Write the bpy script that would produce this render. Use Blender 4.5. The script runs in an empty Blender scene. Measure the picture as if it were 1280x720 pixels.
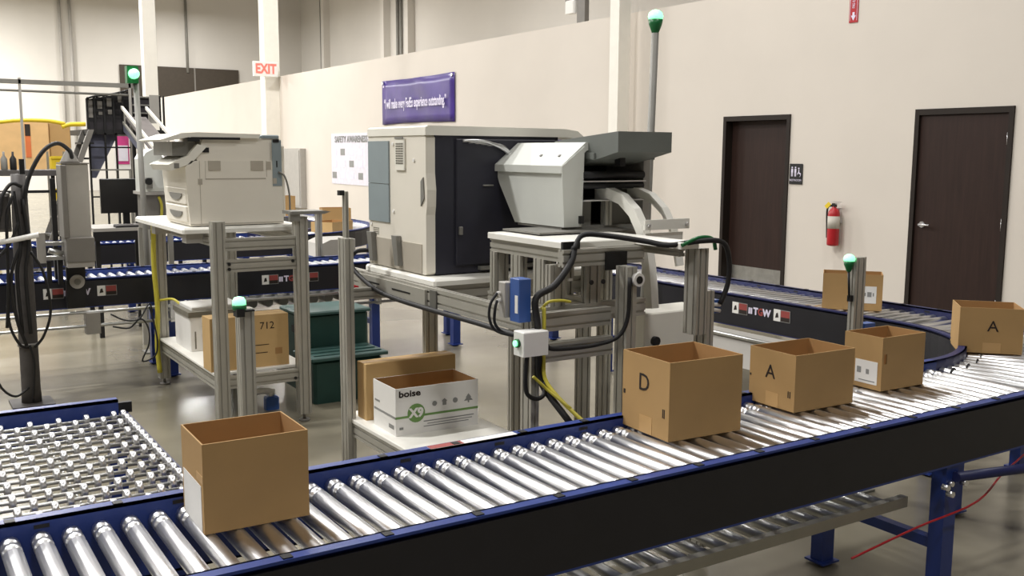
import bpy, math, random
from mathutils import Vector, Matrix
PI = math.pi
random.seed(7)
S = bpy.context.scene
COL = S.collection

# ---------------------------------------------------------------- camera
cam_data = bpy.data.cameras.new('camera'); cam = bpy.data.objects.new('camera', cam_data); COL.objects.link(cam)
F_PX, PITCH, ROLL, YAW = 1231.5, .1364, .0057, .5708
cy, sy, cp, sp = math.cos(YAW), math.sin(YAW), math.cos(PITCH), math.sin(PITCH)
fw = Vector((sy*cp, cy*cp, -sp)); rt = Vector((cy, -sy, 0)); up = rt.cross(fw)
r2 = rt*math.cos(ROLL) + up*math.sin(ROLL); u2 = up*math.cos(ROLL) - rt*math.sin(ROLL)
M = Matrix((r2, u2, -fw)).transposed().to_4x4(); M.translation = Vector((0, 0, 1.719))
cam.matrix_world = M
cam_data.sensor_width = 36; cam_data.lens = F_PX/1280*36; cam_data.clip_start = .05; cam_data.clip_end = 300
S.camera = cam

# ---------------------------------------------------------------- world, exposure, lights
w = bpy.data.worlds.new('world'); S.world = w; w.use_nodes = True
w.node_tree.nodes['Background'].inputs[0].default_value = (1, .97, .93, 1)
w.node_tree.nodes['Background'].inputs[1].default_value = .25
S.view_settings.view_transform = 'Standard'; S.view_settings.look = 'None'
S.view_settings.gamma = 1; S.view_settings.use_curve_mapping = False
S.view_settings.exposure = -0.55

def area(x, y, z, e, sx, sy, col=(1, .985, .96), rot=(0, 0, 0)):
    l = bpy.data.lights.new('high_bay_light', 'AREA'); l.shape = 'RECTANGLE'; l.size = sx; l.size_y = sy; l.energy = e; l.color = col
    o = bpy.data.objects.new('high_bay_light', l); o.location = (x, y, z); o.rotation_euler = rot; COL.objects.link(o)
for (x, y, e) in [(-5, 1, 180), (0.5, -1, 260), (5, 2.5, 200), (-2, 7, 760), (-6, 9, 260), (2, 9.5, 420), (6.5, 8, 200), (-5, 15, 420), (1, 16, 560), (6, 15, 200),
                  (-4, 23, 800), (2, 23, 800), (7, 23, 280), (-4, 32, 1600), (0, 31, 900), (8, 33, 160), (-4, 40, 2400), (1, 41, 2200), (11, 42, 500),
                  (12, 14, 250), (13, 24, 300), (13, 35, 400)]:
    area(x, y, 7.9, e*1.08, 1.0, .45)

# ---------------------------------------------------------------- materials (procedural)
def lin(c): return tuple((v/12.92 if v <= .04045 else ((v+.055)/1.055)**2.4) for v in c)
MATS = {}
def mat(name, rgb, rough=.5, metal=0, var=.08, scale=8, bump=0, emit=0, emit_col=None, stretch=None, spec=None, rvar=0):
    if name in MATS: return MATS[name]
    m = bpy.data.materials.new(name); m.use_nodes = True
    nt = m.node_tree; b = nt.nodes['Principled BSDF']
    c = lin([v/255 for v in rgb])
    tc = nt.nodes.new('ShaderNodeTexCoord'); mp = nt.nodes.new('ShaderNodeMapping')
    nt.links.new(tc.outputs['Object'], mp.inputs[0])
    if stretch: mp.inputs['Scale'].default_value = stretch
    nz = nt.nodes.new('ShaderNodeTexNoise'); nz.inputs['Scale'].default_value = scale; nz.inputs['Detail'].default_value = 4
    nt.links.new(mp.outputs[0], nz.inputs['Vector'])
    rp = nt.nodes.new('ShaderNodeValToRGB')
    rp.color_ramp.elements[0].position = .3; rp.color_ramp.elements[1].position = .7
    rp.color_ramp.elements[0].color = tuple(v*(1-var) for v in c)+(1,)
    rp.color_ramp.elements[1].color = tuple(min(1, v*(1+var)) for v in c)+(1,)
    nt.links.new(nz.outputs[0], rp.inputs[0]); nt.links.new(rp.outputs[0], b.inputs['Base Color'])
    b.inputs['Roughness'].default_value = rough; b.inputs['Metallic'].default_value = metal
    if spec is not None: b.inputs['Specular IOR Level'].default_value = spec
    if rvar:
        mr = nt.nodes.new('ShaderNodeMapRange'); mr.inputs['To Min'].default_value = rough-rvar; mr.inputs['To Max'].default_value = rough+rvar
        nt.links.new(nz.outputs[0], mr.inputs[0]); nt.links.new(mr.outputs[0], b.inputs['Roughness'])
    if bump:
        bp = nt.nodes.new('ShaderNodeBump'); bp.inputs['Strength'].default_value = bump; bp.inputs['Distance'].default_value = .01
        nt.links.new(nz.outputs[0], bp.inputs['Height']); nt.links.new(bp.outputs[0], b.inputs['Normal'])
    if emit:
        b.inputs['Emission Color'].default_value = (emit_col or c)+(1,) if not emit_col else tuple(emit_col)+(1,)
        b.inputs['Emission Strength'].default_value = emit
    MATS[name] = m
    return m
mat('wall_paint', (214, 206, 196), .75, var=.02, scale=1.2)
mat('warehouse_wall', (206, 202, 195), .85, var=.03, scale=.5)
mat('column_paint', (236, 232, 222), .5, var=.02)
mat('concrete', (128, 122, 106), .24, var=.24, scale=.9, bump=.02, rvar=.08)
mat('door_wood', (46, 30, 25), .5, spec=.3, var=.2, scale=6, stretch=(6, 6, .4))
mat('door_frame', (38, 30, 25), .6, spec=.3)
mat('dark_void', (40, 30, 25), .8)
mat('blue', (34, 57, 128), .38, var=.1)
mat('navy', (30, 36, 84), .45, var=.1)
mat('black_cover', (24, 23, 30), .5, var=.15)
mat('black', (20, 19, 20), .55)
mat('black_rubber', (26, 25, 27), .6)
mat('steel', (228, 228, 230), .33, 1, var=.03, scale=6, rvar=.03)
mat('galv', (190, 190, 188), .35, 1, var=.12, scale=14)
mat('alu', (176, 173, 164), .42, .35, var=.05, scale=10)
mat('alu_dark', (120, 119, 114), .5, .6)
mat('white_board', (240, 238, 230), .45, var=.02)
mat('beige', (234, 228, 215), .5, var=.02, scale=4)
mat('beige_dark', (182, 174, 160), .55, var=.03)
mat('lid', (238, 235, 224), .45, var=.02)
mat('grey_panel', (140, 152, 156), .5, var=.03)
mat('grey_part', (128, 126, 120), .5)
mat('grille', (120, 116, 104), .6)
mat('printer_dark', (40, 40, 52), .5, var=.1)
mat('hood', (212, 214, 208), .4, var=.02)
mat('tray_grey', (112, 116, 112), .5, var=.04)
mat('machine_grey', (168, 164, 158), .5, var=.04)
mat('machine_grey_dark', (120, 116, 110), .55, var=.05)
mat('cardboard', (176, 141, 92), .85, var=.06, scale=5, bump=.05)
mat('cardboard_pale', (200, 166, 114), .85, var=.06, scale=5)
mat('cardboard_in', (172, 132, 84), .9, var=.05)
mat('carton_tan', (216, 178, 126), .85, var=.05)
mat('tape', (192, 154, 102), .5, var=.03)
mat('ink', (38, 26, 20), .7)
mat('paper', (236, 234, 230), .7, var=.02)
mat('print_grey', (140, 140, 138), .7)
mat('print_green', (112, 150, 84), .7)
mat('red', (178, 28, 38), .4, var=.08)
mat('sticker_red', (150, 66, 62), .6)
mat('yellow', (226, 196, 44), .5)
mat('yellow_cable', (206, 194, 70), .5)
mat('orange', (206, 110, 60), .6)
mat('green_tote', (26, 62, 56), .5, var=.08)
mat('green_lid', (52, 84, 80), .4, var=.08)
mat('green_housing', (16, 104, 54), .4)
mat('green_glow', (60, 255, 150), .3, emit=6, emit_col=(.12, 1, .38))
mat('green_glow_core', (200, 255, 220), .3, emit=2.3, emit_col=(.20, 1, .42))
mat('exit_glow', (255, 90, 80), .4, emit=1.2, emit_col=(1, .16, .12))
mat('purple', (66, 46, 128), .32, var=.22, scale=2.2, bump=.5)
mat('white_print', (226, 220, 240), .6)
mat('poster', (220, 216, 226), .6, var=.06, scale=9)
mat('magenta', (196, 60, 128), .6, var=.3, scale=4)
mat('screen', (16, 14, 15), .35)
mat('mesh_black', (38, 34, 38), .7, var=.3)
mat('dark_panel', (62, 54, 44), .7)
mat('slate', (96, 98, 116), .6)
mat('pole_dark', (74, 70, 68), .6, var=.2, scale=12)
mat('elec_blue', (58, 92, 160), .4)
mat('extinguisher_label', (196, 190, 180), .6)
mat('belt', (112, 106, 104), .7)
mat('orange_ring', (196, 72, 52), .5)

# ---------------------------------------------------------------- mesh helpers
class MB:
    def __init__(s): s.v = []; s.f = []; s.sm = []
    def add(s, vs, fs, smooth=False):
        n = len(s.v); s.v += [Vector(v) for v in vs]; s.f += [tuple(i+n for i in f) for f in fs]; s.sm += [smooth]*len(fs); return s
    def box(s, x0, x1, y0, y1, z0, z1):
        vs = [(x, y, z) for z in (z0, z1) for y in (y0, y1) for x in (x0, x1)]
        return s.add(vs, [(0, 2, 3, 1), (4, 5, 7, 6), (0, 1, 5, 4), (2, 6, 7, 3), (0, 4, 6, 2), (1, 3, 7, 5)])
    def bbox(s, x0, x1, y0, y1, z0, z1, c=.004):
        # box with chamfered vertical and top edges
        P0 = [(x0+c, y0), (x1-c, y0), (x1, y0+c), (x1, y1-c), (x1-c, y1), (x0+c, y1), (x0, y1-c), (x0, y0+c)]
        P1 = [(min(max(x, x0+c), x1-c), min(max(y, y0+c), y1-c)) for x, y in P0]
        vs = [(x, y, z0) for x, y in P0]+[(x, y, z1-c) for x, y in P0]+[(x, y, z1) for x, y in P1]
        fs = [tuple(range(7, -1, -1)), tuple(range(16, 24))]
        for k in (0, 8):
            fs += [(k+i, k+(i+1) % 8, k+8+(i+1) % 8, k+8+i) for i in range(8)]
        return s.add(vs, fs)
    def prism(s, poly, ax, a, b):
        def mk(p, t):
            return (t, p[0], p[1]) if ax == 'x' else ((p[0], t, p[1]) if ax == 'y' else (p[0], p[1], t))
        n = len(poly); vs = [mk(p, a) for p in poly]+[mk(p, b) for p in poly]
        return s.add(vs, [tuple(range(n-1, -1, -1)), tuple(range(n, 2*n))]+[(i, (i+1) % n, n+(i+1) % n, n+i) for i in range(n)])
    def cyl(s, p, q, r, n=12, r2=None):
        p = Vector(p); q = Vector(q); r2 = r if r2 is None else r2
        d = (q-p).normalized(); a = d.orthogonal().normalized(); b = d.cross(a)
        vs = [p+(a*math.cos(t)+b*math.sin(t))*r for t in [2*PI*i/n for i in range(n)]]
        vs += [q+(a*math.cos(t)+b*math.sin(t))*r2 for t in [2*PI*i/n for i in range(n)]]
        k = len(s.v)
        s.add(vs, [(i, (i+1) % n, n+(i+1) % n, n+i) for i in range(n)], True)
        return s.add([], [tuple(k-len(s.v)+i for i in range(n-1, -1, -1)), tuple(k-len(s.v)+n+i for i in range(n))])
    def lathe(s, prof, o, ax, n=16):
        # prof: (radius, t) along axis vector
        o = Vector(o); d = Vector(ax).normalized(); a = d.orthogonal().normalized(); b = d.cross(a); vs = []
        for r, t in prof: vs += [o+d*t+(a*math.cos(2*PI*i/n)+b*math.sin(2*PI*i/n))*r for i in range(n)]
        fs = []
        for k in range(len(prof)-1): fs += [(k*n+i, k*n+(i+1) % n, (k+1)*n+(i+1) % n, (k+1)*n+i) for i in range(n)]
        base = len(s.v); s.add(vs, fs, True)
        m = len(s.v)-base
        return s.add([], [tuple(-m+i for i in range(n-1, -1, -1)), tuple(-n+i for i in range(n))])
    def tube(s, pts, r, n=8, k=5):
        P = [Vector(p) for p in pts]
        if k > 1 and len(P) > 2:
            Q = [2*P[0]-P[1]]+P+[2*P[-1]-P[-2]]; out = []
            for i in range(1, len(Q)-2):
                for j in range(k):
                    t = j/k; a, b, c, d = Q[i-1:i+3]
                    out.append(.5*((2*b)+(c-a)*t+(2*a-5*b+4*c-d)*t*t+(3*b-a-3*c+d)*t**3))
            P = out+[P[-1]]
        vs = []; ref = None
        for i, p in enumerate(P):
            d = (P[min(i+1, len(P)-1)]-P[max(i-1, 0)])
            d = d.normalized() if d.length > 1e-9 else Vector((0, 0, 1))
            if ref is None: ref = d.orthogonal().normalized()
            ref = (ref-d*ref.dot(d)); ref = ref.normalized() if ref.length > 1e-6 else d.orthogonal().normalized()
            b = d.cross(ref)
            vs += [p+(ref*math.cos(2*PI*j/n)+b*math.sin(2*PI*j/n))*r for j in range(n)]
        fs = [(i*n+j, i*n+(j+1) % n, (i+1)*n+(j+1) % n, (i+1)*n+j) for i in range(len(P)-1) for j in range(n)]
        base = len(s.v); s.add(vs, fs, True); m = len(s.v)-base
        return s.add([], [tuple(-m+i for i in range(n-1, -1, -1)), tuple(-n+i for i in range(n))])
    def arc(s, c, ra, rb, a0, a1, z0, z1, n=16):
        vs = []
        for i in range(n+1):
            t = a0+(a1-a0)*i/n
            for r, z in ((ra, z0), (rb, z0), (rb, z1), (ra, z1)): vs.append((c[0]+r*math.cos(t), c[1]+r*math.sin(t), z))
        fs = [(4*i+j, 4*i+4+j, 4*i+4+(j+1) % 4, 4*i+(j+1) % 4) for i in range(n) for j in range(4)]
        return s.add(vs, fs+[(0, 1, 2, 3), (4*n+3, 4*n+2, 4*n+1, 4*n)])
    def mesh(s, name, m, off=(0, 0, 0)):
        me = bpy.data.meshes.new(name); o = Vector(off)
        fs = []
        me.from_pydata([v-o for v in s.v], [], s.f); me.update()
        me.polygons.foreach_set('use_smooth', s.sm)
        me.materials.append(MATS[m])
        import bmesh
        bm = bmesh.new(); bm.from_mesh(me); bmesh.ops.recalc_face_normals(bm, faces=bm.faces); bm.to_mesh(me); bm.free()
        return me
_add = MB.add
def add_rel(s, vs, fs, smooth=False):
    if len(vs): return _add(s, vs, fs, smooth)
    n = len(s.v)
    s.f += [tuple((i+n) if i < 0 else i for i in f) for f in fs]; s.sm += [smooth]*len(fs); return s
MB.add = add_rel

def link(name, data, parent=None, loc=(0, 0, 0), rot=None):
    o = bpy.data.objects.new(name, data); COL.objects.link(o)
    if parent is not None: o.parent = parent
    o.location = loc
    if rot: o.rotation_euler = rot
    return o
def thing(name, label, cat, loc=(0, 0, 0), rz=0, group=None):
    o = link(name, None, None, loc, (0, 0, rz)); o.empty_display_size = .1
    o['label'] = label; o['category'] = cat
    if group: o['group'] = group
    return o
def tag(o, label, cat, group=None):
    o['label'] = label; o['category'] = cat
    if group: o['group'] = group
    return o
def wloc(o):
    v = Vector(o.location)
    while o.parent is not None: o = o.parent; v += Vector(o.location)
    return v
def part(name, mb, m, parent, label=None, local=False):
    # geometry given in world coordinates unless local
    off = (0, 0, 0) if local else wloc(parent)
    o = link(name, mb.mesh(name, m, off), parent)
    if label: o['label'] = label
    return o
def solo(name, mb, m, label, cat, group=None, base=None):
    vs = mb.v
    if base is None:
        base = (sum(v.x for v in vs)/len(vs), sum(v.y for v in vs)/len(vs), min(v.z for v in vs))
    o = link(name, mb.mesh(name, m, base), None, base)
    return tag(o, label, cat, group)
def struct(name, mb, m, parent=None):
    o = link(name, mb.mesh(name, m), parent)
    if parent is None: o['kind'] = 'structure'
    return o
ROT_NY = (PI/2, 0, 0); ROT_NX = (PI/2, 0, -PI/2)
def text(name, body, size, loc, parent, m, rot=ROT_NX, align='CENTER', width=None, local=False, ext=.0006, bold=0):
    cu = bpy.data.curves.new(name, 'FONT'); cu.body = body; cu.size = size; cu.align_x = align; cu.align_y = 'CENTER'; cu.extrude = ext; cu.offset = bold
    cu.resolution_u = 3
    cu.materials.append(MATS[m])
    l = Vector(loc) if local else Vector(loc)-wloc(parent)
    tmp = bpy.data.objects.new('tmp', cu); COL.objects.link(tmp)
    dg = bpy.context.evaluated_depsgraph_get()
    me = bpy.data.meshes.new_from_object(tmp.evaluated_get(dg)); me.name = name
    bpy.data.objects.remove(tmp); bpy.data.curves.remove(cu)
    if width:
        for v in me.vertices: v.co.x *= width
    return link(name, me, parent, l, rot)

# aluminium T-slot profile, grooves every 38 mm on all four faces
def section(w, d):
    g, dp = .0045, .007
    def edge(L):
        n = max(1, round(L/.038)); out = []
        for i in range(n):
            c = L*(i+.5)/n; out += [(c-g, 0), (c-g, dp), (c+g, dp), (c+g, 0)]
        return out
    P = []
    P += [(0, 0)]+[(t, q) for t, q in edge(w)]
    P += [(w, 0)]+[(w-q, t) for t, q in edge(d)]
    P += [(w, d)]+[(w-t, d-q) for t, q in edge(w)]
    P += [(0, d)]+[(q, d-t) for t, q in edge(d)]
    return P
def profile(mb, ax, a0, b0, wa, wb, t0, t1):
    # section occupies (a0..a0+wa, b0..b0+wb) in the plane across axis ax
    mb.prism([(a0+p, b0+q) for p, q in section(wa, wb)], ax, t0, t1); return mb
def vpost(x, y, wx, wy, z0, z1): return profile(MB(), 'z', x-wx/2, y-wy/2, wx, wy, z0, z1)

# ---------------------------------------------------------------- room shell
WX = 9.17
struct('floor', MB().box(-9, 22, -6, 46, -.1, 0), 'concrete')
struct('ceiling', MB().box(-9, 22, -6, 46, 9, 9.2), 'machine_grey')
struct('wall_left', MB().box(-9.2, -9, -6, 46, 0, 9), 'grey_part')
struct('wall_rear', MB().box(-9, 22, -6.2, -6, 0, 9), 'grey_part')
far = struct('wall_back', MB().box(-9, 22, 46, 46.2, 0, 9), 'warehouse_wall')
outer = struct('wall_outer', MB().box(17.5, 17.7, -6, 46, 0, 9), 'warehouse_wall')
DL = [(9.28, 8.18), (6.5, 5.43)]            # door openings (y far, y near)
wr = MB()
ys = [-6, 5.43, 6.5, 8.18, 9.28, 40]
for i in range(5):
    if i % 2 == 0: wr.box(WX, WX+.15, ys[i], ys[i+1], 0, 3.69)
    else: wr.box(WX, WX+.15, ys[i], ys[i+1], 2.19, 3.69)
wr.box(WX+.15, 17.5, -6, 40, 3.5, 3.6)
wr.box(WX+.15, 17.5, 39.85, 40, 0, 3.5)
struct('wall_right', wr, 'wall_paint')
struct('baseboard_right', MB().box(WX-.012, WX, 9.34, 40, 0, .1).box(WX-.012, WX, 6.56, 8.12, 0, .1).box(WX-.012, WX, -6, 5.37, 0, .1), 'grey_part')
# seams and pipes on the tall walls
for k, yy in enumerate((36.4, 34.3, 42.6)):
    struct('trim_%d' % (k+1), MB().box(17.2, 17.5, yy-.15, yy+.15, 0, 9), 'warehouse_wall')
for k, (yy, r) in enumerate(((35.2, .07), (34.9, .07), (42.9, .08))):
    struct('trim_%d' % (k+4), MB().cyl((17.3, yy, 0), (17.3, yy, 9), r, 10), 'grey_part')
for k, (xx) in enumerate((6.9, 7.3, 10.5)):
    struct('trim_%d' % (k+7), MB().cyl((xx, 45.9, 0), (xx, 45.9, 9), .06, 8), 'machine_grey')
struct('trim_10', MB().cyl((12.1, 45.9, 5.2), (12.1, 45.9, 9), .06, 8), 'grey_part')
# dark panel high on the end wall
p = thing('wall_panel', 'long dark brown panel high on the far end wall', 'panel', (12, 45.8, 4.0))
part('panel', MB().box(9.2, 14.4, 45.9, 46, 4.1, 5.42), 'dark_panel', p)
for xx in (10.6, 12.4): part('seam', MB().box(xx-.03, xx+.03, 45.87, 45.9, 4.1, 5.42), 'machine_grey_dark', p)

def door(idx, y1, y0, recessed):
    d = struct('door_%d' % idx, MB().box(WX-.02, WX+.13, y0, y0+.05, 0, 2.19).box(WX-.02, WX+.13, y1-.05, y1, 0, 2.19).box(WX-.02, WX+.13, y0+.05, y1-.05, 2.13, 2.19), 'door_frame')
    x = WX+.10 if recessed else WX+.01
    lf = struct('door_leaf', MB().box(x, x+.045, y0+.052, y1-.052, .01, 2.128), 'door_wood', d)
    if not recessed:
        h = MB().cyl((x-.002, y1-.14, 1.0), (x-.06, y1-.14, 1.0), .012).cyl((x-.055, y1-.145, 1.0), (x-.055, y1-.26, 1.0), .01).cyl((x, y1-.14, 1.0), (x-.01, y1-.14, 1.0), .032, 16)
        struct('door_handle', h, 'steel', lf)
        for z in (.25, 1.05, 1.88): struct('hinge', MB().cyl((x-.012, y0+.055, z-.06), (x-.012, y0+.055, z+.06), .009), 'steel', lf)
    else:
        struct('kick_plate', MB().box(x-.003, x, y0+.06, y1-.06, .03, .30), 'galv', lf)
        struct('door_handle', MB().box(x-.004, x, y0+.1, y0+.18, .95, 1.2), 'door_frame', lf)
    return d
door(1, *DL[0], True); door(2, *DL[1], False)

def column(x, y, s, h, label):
    o = link('column', MB().box(x-s, x+s, y-s, y+s, 0, h).box(x-s-.03, x+s+.03, y-s-.03, y+s+.03, 0, .02).mesh('column', 'column_paint')); o['kind'] = 'structure'; o['label'] = label
column(8.9, 11.1, .1, 9, 'white square column in front of the office wall beside the grey light pole')
column(9.0, 26, .2, 9, 'white column at the wall behind the white printer')
column(4.55, 20, .12, 9, 'white column behind the catwalk beside the green light')

# ---------------------------------------------------------------- wall things
b = thing('banner', 'purple cloth banner with white lettering high on the white wall', 'banner', (WX-.01, 17.8, 2.27))
bm_ = MB(); N = 14; K = 6; vs = []
for i in range(N+1):
    for j in range(K+1):
        yy = 19.37-(3.12)*i/N; zz = 2.29+.91*j/K-.05*math.sin(PI*i/N)*(j/K)*.3+.02*math.sin(PI*i/N)*(1-j/K)
        vs.append((WX-.03-.02*math.sin(i*1.3+j*.6)*math.sin(PI*i/N), yy, zz))
bm_.add(vs, [(i*(K+1)+j, (i+1)*(K+1)+j, (i+1)*(K+1)+j+1, i*(K+1)+j+1) for i in range(N) for j in range(K)], True)
cl = part('cloth', bm_, 'purple', b)
sol = cl.modifiers.new('thickness', 'SOLIDIFY'); sol.thickness = .006; sol.offset = 1
text('lettering', '“I will make every FedEx experience outstanding.”', .27, (WX-.07, 17.85, 2.70), b, 'white_print', width=.49, bold=.006)
text('emblem', '▪', .16, (WX-.07, 19.22, 3.08), b, 'white_print')
for yy in (19.3, 16.32):
    part('grommet', MB().cyl((WX-.06, yy, 3.15), (WX-.03, yy, 3.15), .03), 'steel', b)
t = thing('banner', 'narrow purple banner mostly hidden behind the large printer top', 'banner', (WX-.01, 13, 1.3))
part('cloth', MB().box(WX-.02, WX-.005, 12.85, 14.2, 1.4, 2.03), 'purple', t)

t = thing('poster', 'pale safety poster with rows of small pictures on the wall', 'poster', (WX-.005, 21.1, 1.0))
part('sheet', MB().box(WX-.012, WX-.002, 20.05, 22.25, .97, 2.14), 'poster', t)
text('heading', 'SAFETY AWARENESS', .2, (WX-.02, 21.1, 2.0), t, 'print_grey', width=1.0, bold=.006)
for i in range(4):
    for j in range(3):
        part('picture', MB().box(WX-.016, WX-.012, 21.95-i*.5, 22.1-i*.5+.1, 1.1+j*.27, 1.25+j*.27), 'print_grey' if (i+j) % 3 == 0 else 'white_print', t)

t = thing('electrical_cabinet', 'plain grey flush cabinet on the white wall left of the poster', 'cabinet', (WX-.02, 24.6, .3))
part('body', MB().bbox(WX-.16, WX-.002, 23.95, 25.35, .3, 1.8, .01), 'machine_grey', t)
part('door', MB().bbox(WX-.175, WX-.16, 24.0, 25.3, .35, 1.75, .004), 'machine_grey', t)

t = thing('fire_extinguisher', 'red fire extinguisher with yellow tag hung on the white wall', 'fire extinguisher', (WX-.1, 7.42, .69))
part('cylinder', MB().lathe([(.02, .0), (.062, .01), (.066, .03), (.066, .36), (.06, .39), (.04, .42), (.022, .435), (.022, .45)], (WX-.085, 7.42, .69), (0, 0, 1), 20), 'red', t)
part('label', MB().lathe([(.0665, .2), (.0672, .2), (.0672, .34), (.0665, .34)], (WX-.085, 7.42, .69), (0, 0, 1), 20), 'extinguisher_label', t, 'pale printed label around the cylinder')
part('valve', MB().box(WX-.105, WX-.065, 7.40, 7.44, 1.13, 1.175), 'black', t)
part('handle', MB().box(WX-.1, WX-.075, 7.33, 7.45, 1.185, 1.195).box(WX-.1, WX-.075, 7.35, 7.43, 1.165, 1.173), 'steel', t)
part('hose', MB().tube([(WX-.085, 7.44, 1.15), (WX-.1, 7.50, 1.12), (WX-.1, 7.50, .95), (WX-.1, 7.49, .78)], .011), 'black_rubber', t)
part('tag', MB().prism([(7.44, 1.16), (7.50, 1.11), (7.535, 1.14), (7.48, 1.19)], 'x', WX-.115, WX-.112), 'yellow', t, 'yellow inspection tag')
part('bracket', MB().box(WX-.03, WX-.001, 7.37, 7.47, .95, 1.0).box(WX-.03, WX-.001, 7.39, 7.45, .7, 1.12), 'steel', t)

t = thing('restroom_sign', 'small dark restroom sign with white figures beside the recessed door', 'sign', (WX-.01, 8.07, 1.37))
part('plate', MB().bbox(WX-.012, WX-.001, 7.965, 8.165, 1.37, 1.61, .006), 'black', t)
ic = MB()
for yy in (8.12, 8.07):
    ic.cyl((WX-.014, yy, 1.565), (WX-.0125, yy, 1.565), .011, 10); ic.box(WX-.014, WX-.0125, yy-.014, yy+.014, 1.505, 1.55); ic.box(WX-.014, WX-.0125, yy-.012, yy-.003, 1.46, 1.505); ic.box(WX-.014, WX-.0125, yy+.003, yy+.012, 1.46, 1.505)
part('figures', ic, 'white_print', t)
rg = MB(); rg.tube([(WX-.014, 8.015+.026*math.cos(a), 1.48+.026*math.sin(a)) for a in [i*PI/6 for i in range(9)]], .004, 6, 2); rg.cyl((WX-.0145, 8.02, 1.555), (WX-.0125, 8.02, 1.555), .01); rg.box(WX-.0145, WX-.0125, 8.012, 8.024, 1.49, 1.54); rg.box(WX-.0145, WX-.0125, 7.985, 8.018, 1.488, 1.498)
part('wheelchair_symbol', rg, 'white_print', t)
text('lettering', 'RESTROOM', .034, (WX-.0135, 8.065, 1.415), t, 'white_print')

t = thing('extinguisher_sign', 'narrow red sign with white arrow above the fire extinguisher', 'sign', (WX-.01, 7.35, 3.16))
part('plate', MB().box(WX-.01, WX-.001, 7.295, 7.41, 3.16, 3.62), 'red', t)
part('border', MB().box(WX-.0115, WX-.0102, 7.305, 7.309, 3.18, 3.6).box(WX-.0115, WX-.0102, 7.396, 7.4, 3.18, 3.6), 'white_print', t)
part('arrow', MB().prism([(7.352, 3.18), (7.385, 3.235), (7.366, 3.235), (7.366, 3.27), (7.338, 3.27), (7.338, 3.235), (7.319, 3.235)], 'x', WX-.012, WX-.0102), 'white_print', t)
text('lettering', 'FIRE EXTINGUISHER', .05, (WX-.0115, 7.352, 3.45), t, 'white_print', rot=(PI/2, -PI/2, -PI/2), width=.62)

t = thing('exit_sign', 'red lit exit sign hung before the white column above the wall', 'sign', (8.75, 25.6, 3.66))
part('housing', MB().bbox(8.42, 9.08, 25.58, 25.66, 3.66, 4.04, .01), 'paper', t)
part('arm', MB().box(8.9, 8.96, 25.66, 25.8, 3.8, 3.9), 'grey_part', t)
text('lettering', 'EXIT', .34, (8.75, 25.576, 3.845), t, 'exit_glow', rot=ROT_NY, width=.8, bold=.012)
t = thing('emergency_light', 'grey post with white lamp head on top of the office wall', 'light', (9.3, 12.5, 3.69))
part('post', MB().box(9.22, 9.3, 12.36, 12.56, 3.6, 4.12), 'machine_grey_dark', t)
part('lamp_head', MB().bbox(9.2, 9.32, 12.62, 12.86, 3.86, 4.06, .02), 'paper', t)
part('bracket', MB().box(9.24, 9.28, 12.3, 12.9, 4.06, 4.1), 'machine_grey_dark', t)

# ---------------------------------------------------------------- conveyors
RT, RR = .77, .024      # roller top height, roller radius
ROLLER_MESH = {}
def roller_mesh(w, r=RR, r1=None):
    k = (round(w, 3), r, r1)
    if k not in ROLLER_MESH:
        r1 = r1 or r
        g = r*.82
        def R(t): return r+(r1-r)*t/w
        prof = [(.006, -.012), (.006, 0), (r*.96, 0), (r, .003), (r, .030), (g, .034), (g, .042), (r, .046), (r, .070), (g, .074), (g, .082), (r, .086), (R(w)-.0003, w-.003), (R(w)*.96, w), (.006, w), (.006, w+.012)]
        ROLLER_MESH[k] = MB().lathe(prof, (0, 0, 0), (0, -1, 0), 14).mesh('roller', 'steel')
    return ROLLER_MESH[k]
def sticker(parent, x, z, y, name='warning_label', s=1.0):
    # local coordinates on a face looking towards -y
    a = part(name, MB().box(x, x+.055*s, y-.002, y, z, z+.075*s), 'paper', parent, local=True, label='white and red warning label')
    part('symbol', MB().prism([(x+.014*s, z+.02*s), (x+.042*s, z+.025*s), (x+.034*s, z+.055*s), (x+.022*s, z+.05*s)], 'y', y-.003, y-.002), 'ink', a, local=True)
    part('border', MB().box(x+.056*s, x+.135*s, y-.002, y, z, z+.075*s), 'print_grey', a, local=True)
    part('text_panel', MB().box(x+.06*s, x+.131*s, y-.0028, y-.002, z+.03*s, z+.071*s), 'sticker_red', a, local=True)
    part('text_panel', MB().box(x+.06*s, x+.131*s, y-.0028, y-.002, z+.004*s, z+.03*s), 'ink', a, local=True)
def maker_mark(parent, x, z, y):
    part('emblem', MB().box(x, x+.014, y-.002, y, z-.02, z+.02).box(x+.018, x+.032, y-.002, y, z-.02, z+.02), 'white_print', parent, local=True)
    text('lettering', 'T', .062, (x+.062, y-.001, z), parent, 'white_print', ROT_NY, local=True, bold=.003)
    text('lettering', 'G', .062, (x+.103, y-.001, z), parent, 'sticker_red', ROT_NY, local=True, bold=.003)
    text('lettering', 'W', .062, (x+.155, y-.001, z), parent, 'white_print', ROT_NY, local=True, bold=.003)
def leg_part(par, x, y, zt=.6, name='leg', m='blue'):
    mb = MB().box(x-.036, x+.036, y-.03, y+.03, .02, zt).box(x-.05, x+.05, y-.05, y+.05, .012, .02).cyl((x, y, 0), (x, y, .012), .03)
    l = part(name, mb, m, par, local=True)
    part('bolt', MB().cyl((x-.015, y-.03, zt-.08), (x-.015, y-.045, zt-.08), .01).cyl((x+.015, y-.03, zt-.05), (x+.015, y-.045, zt-.05), .01), 'steel', l, local=True)
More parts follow.
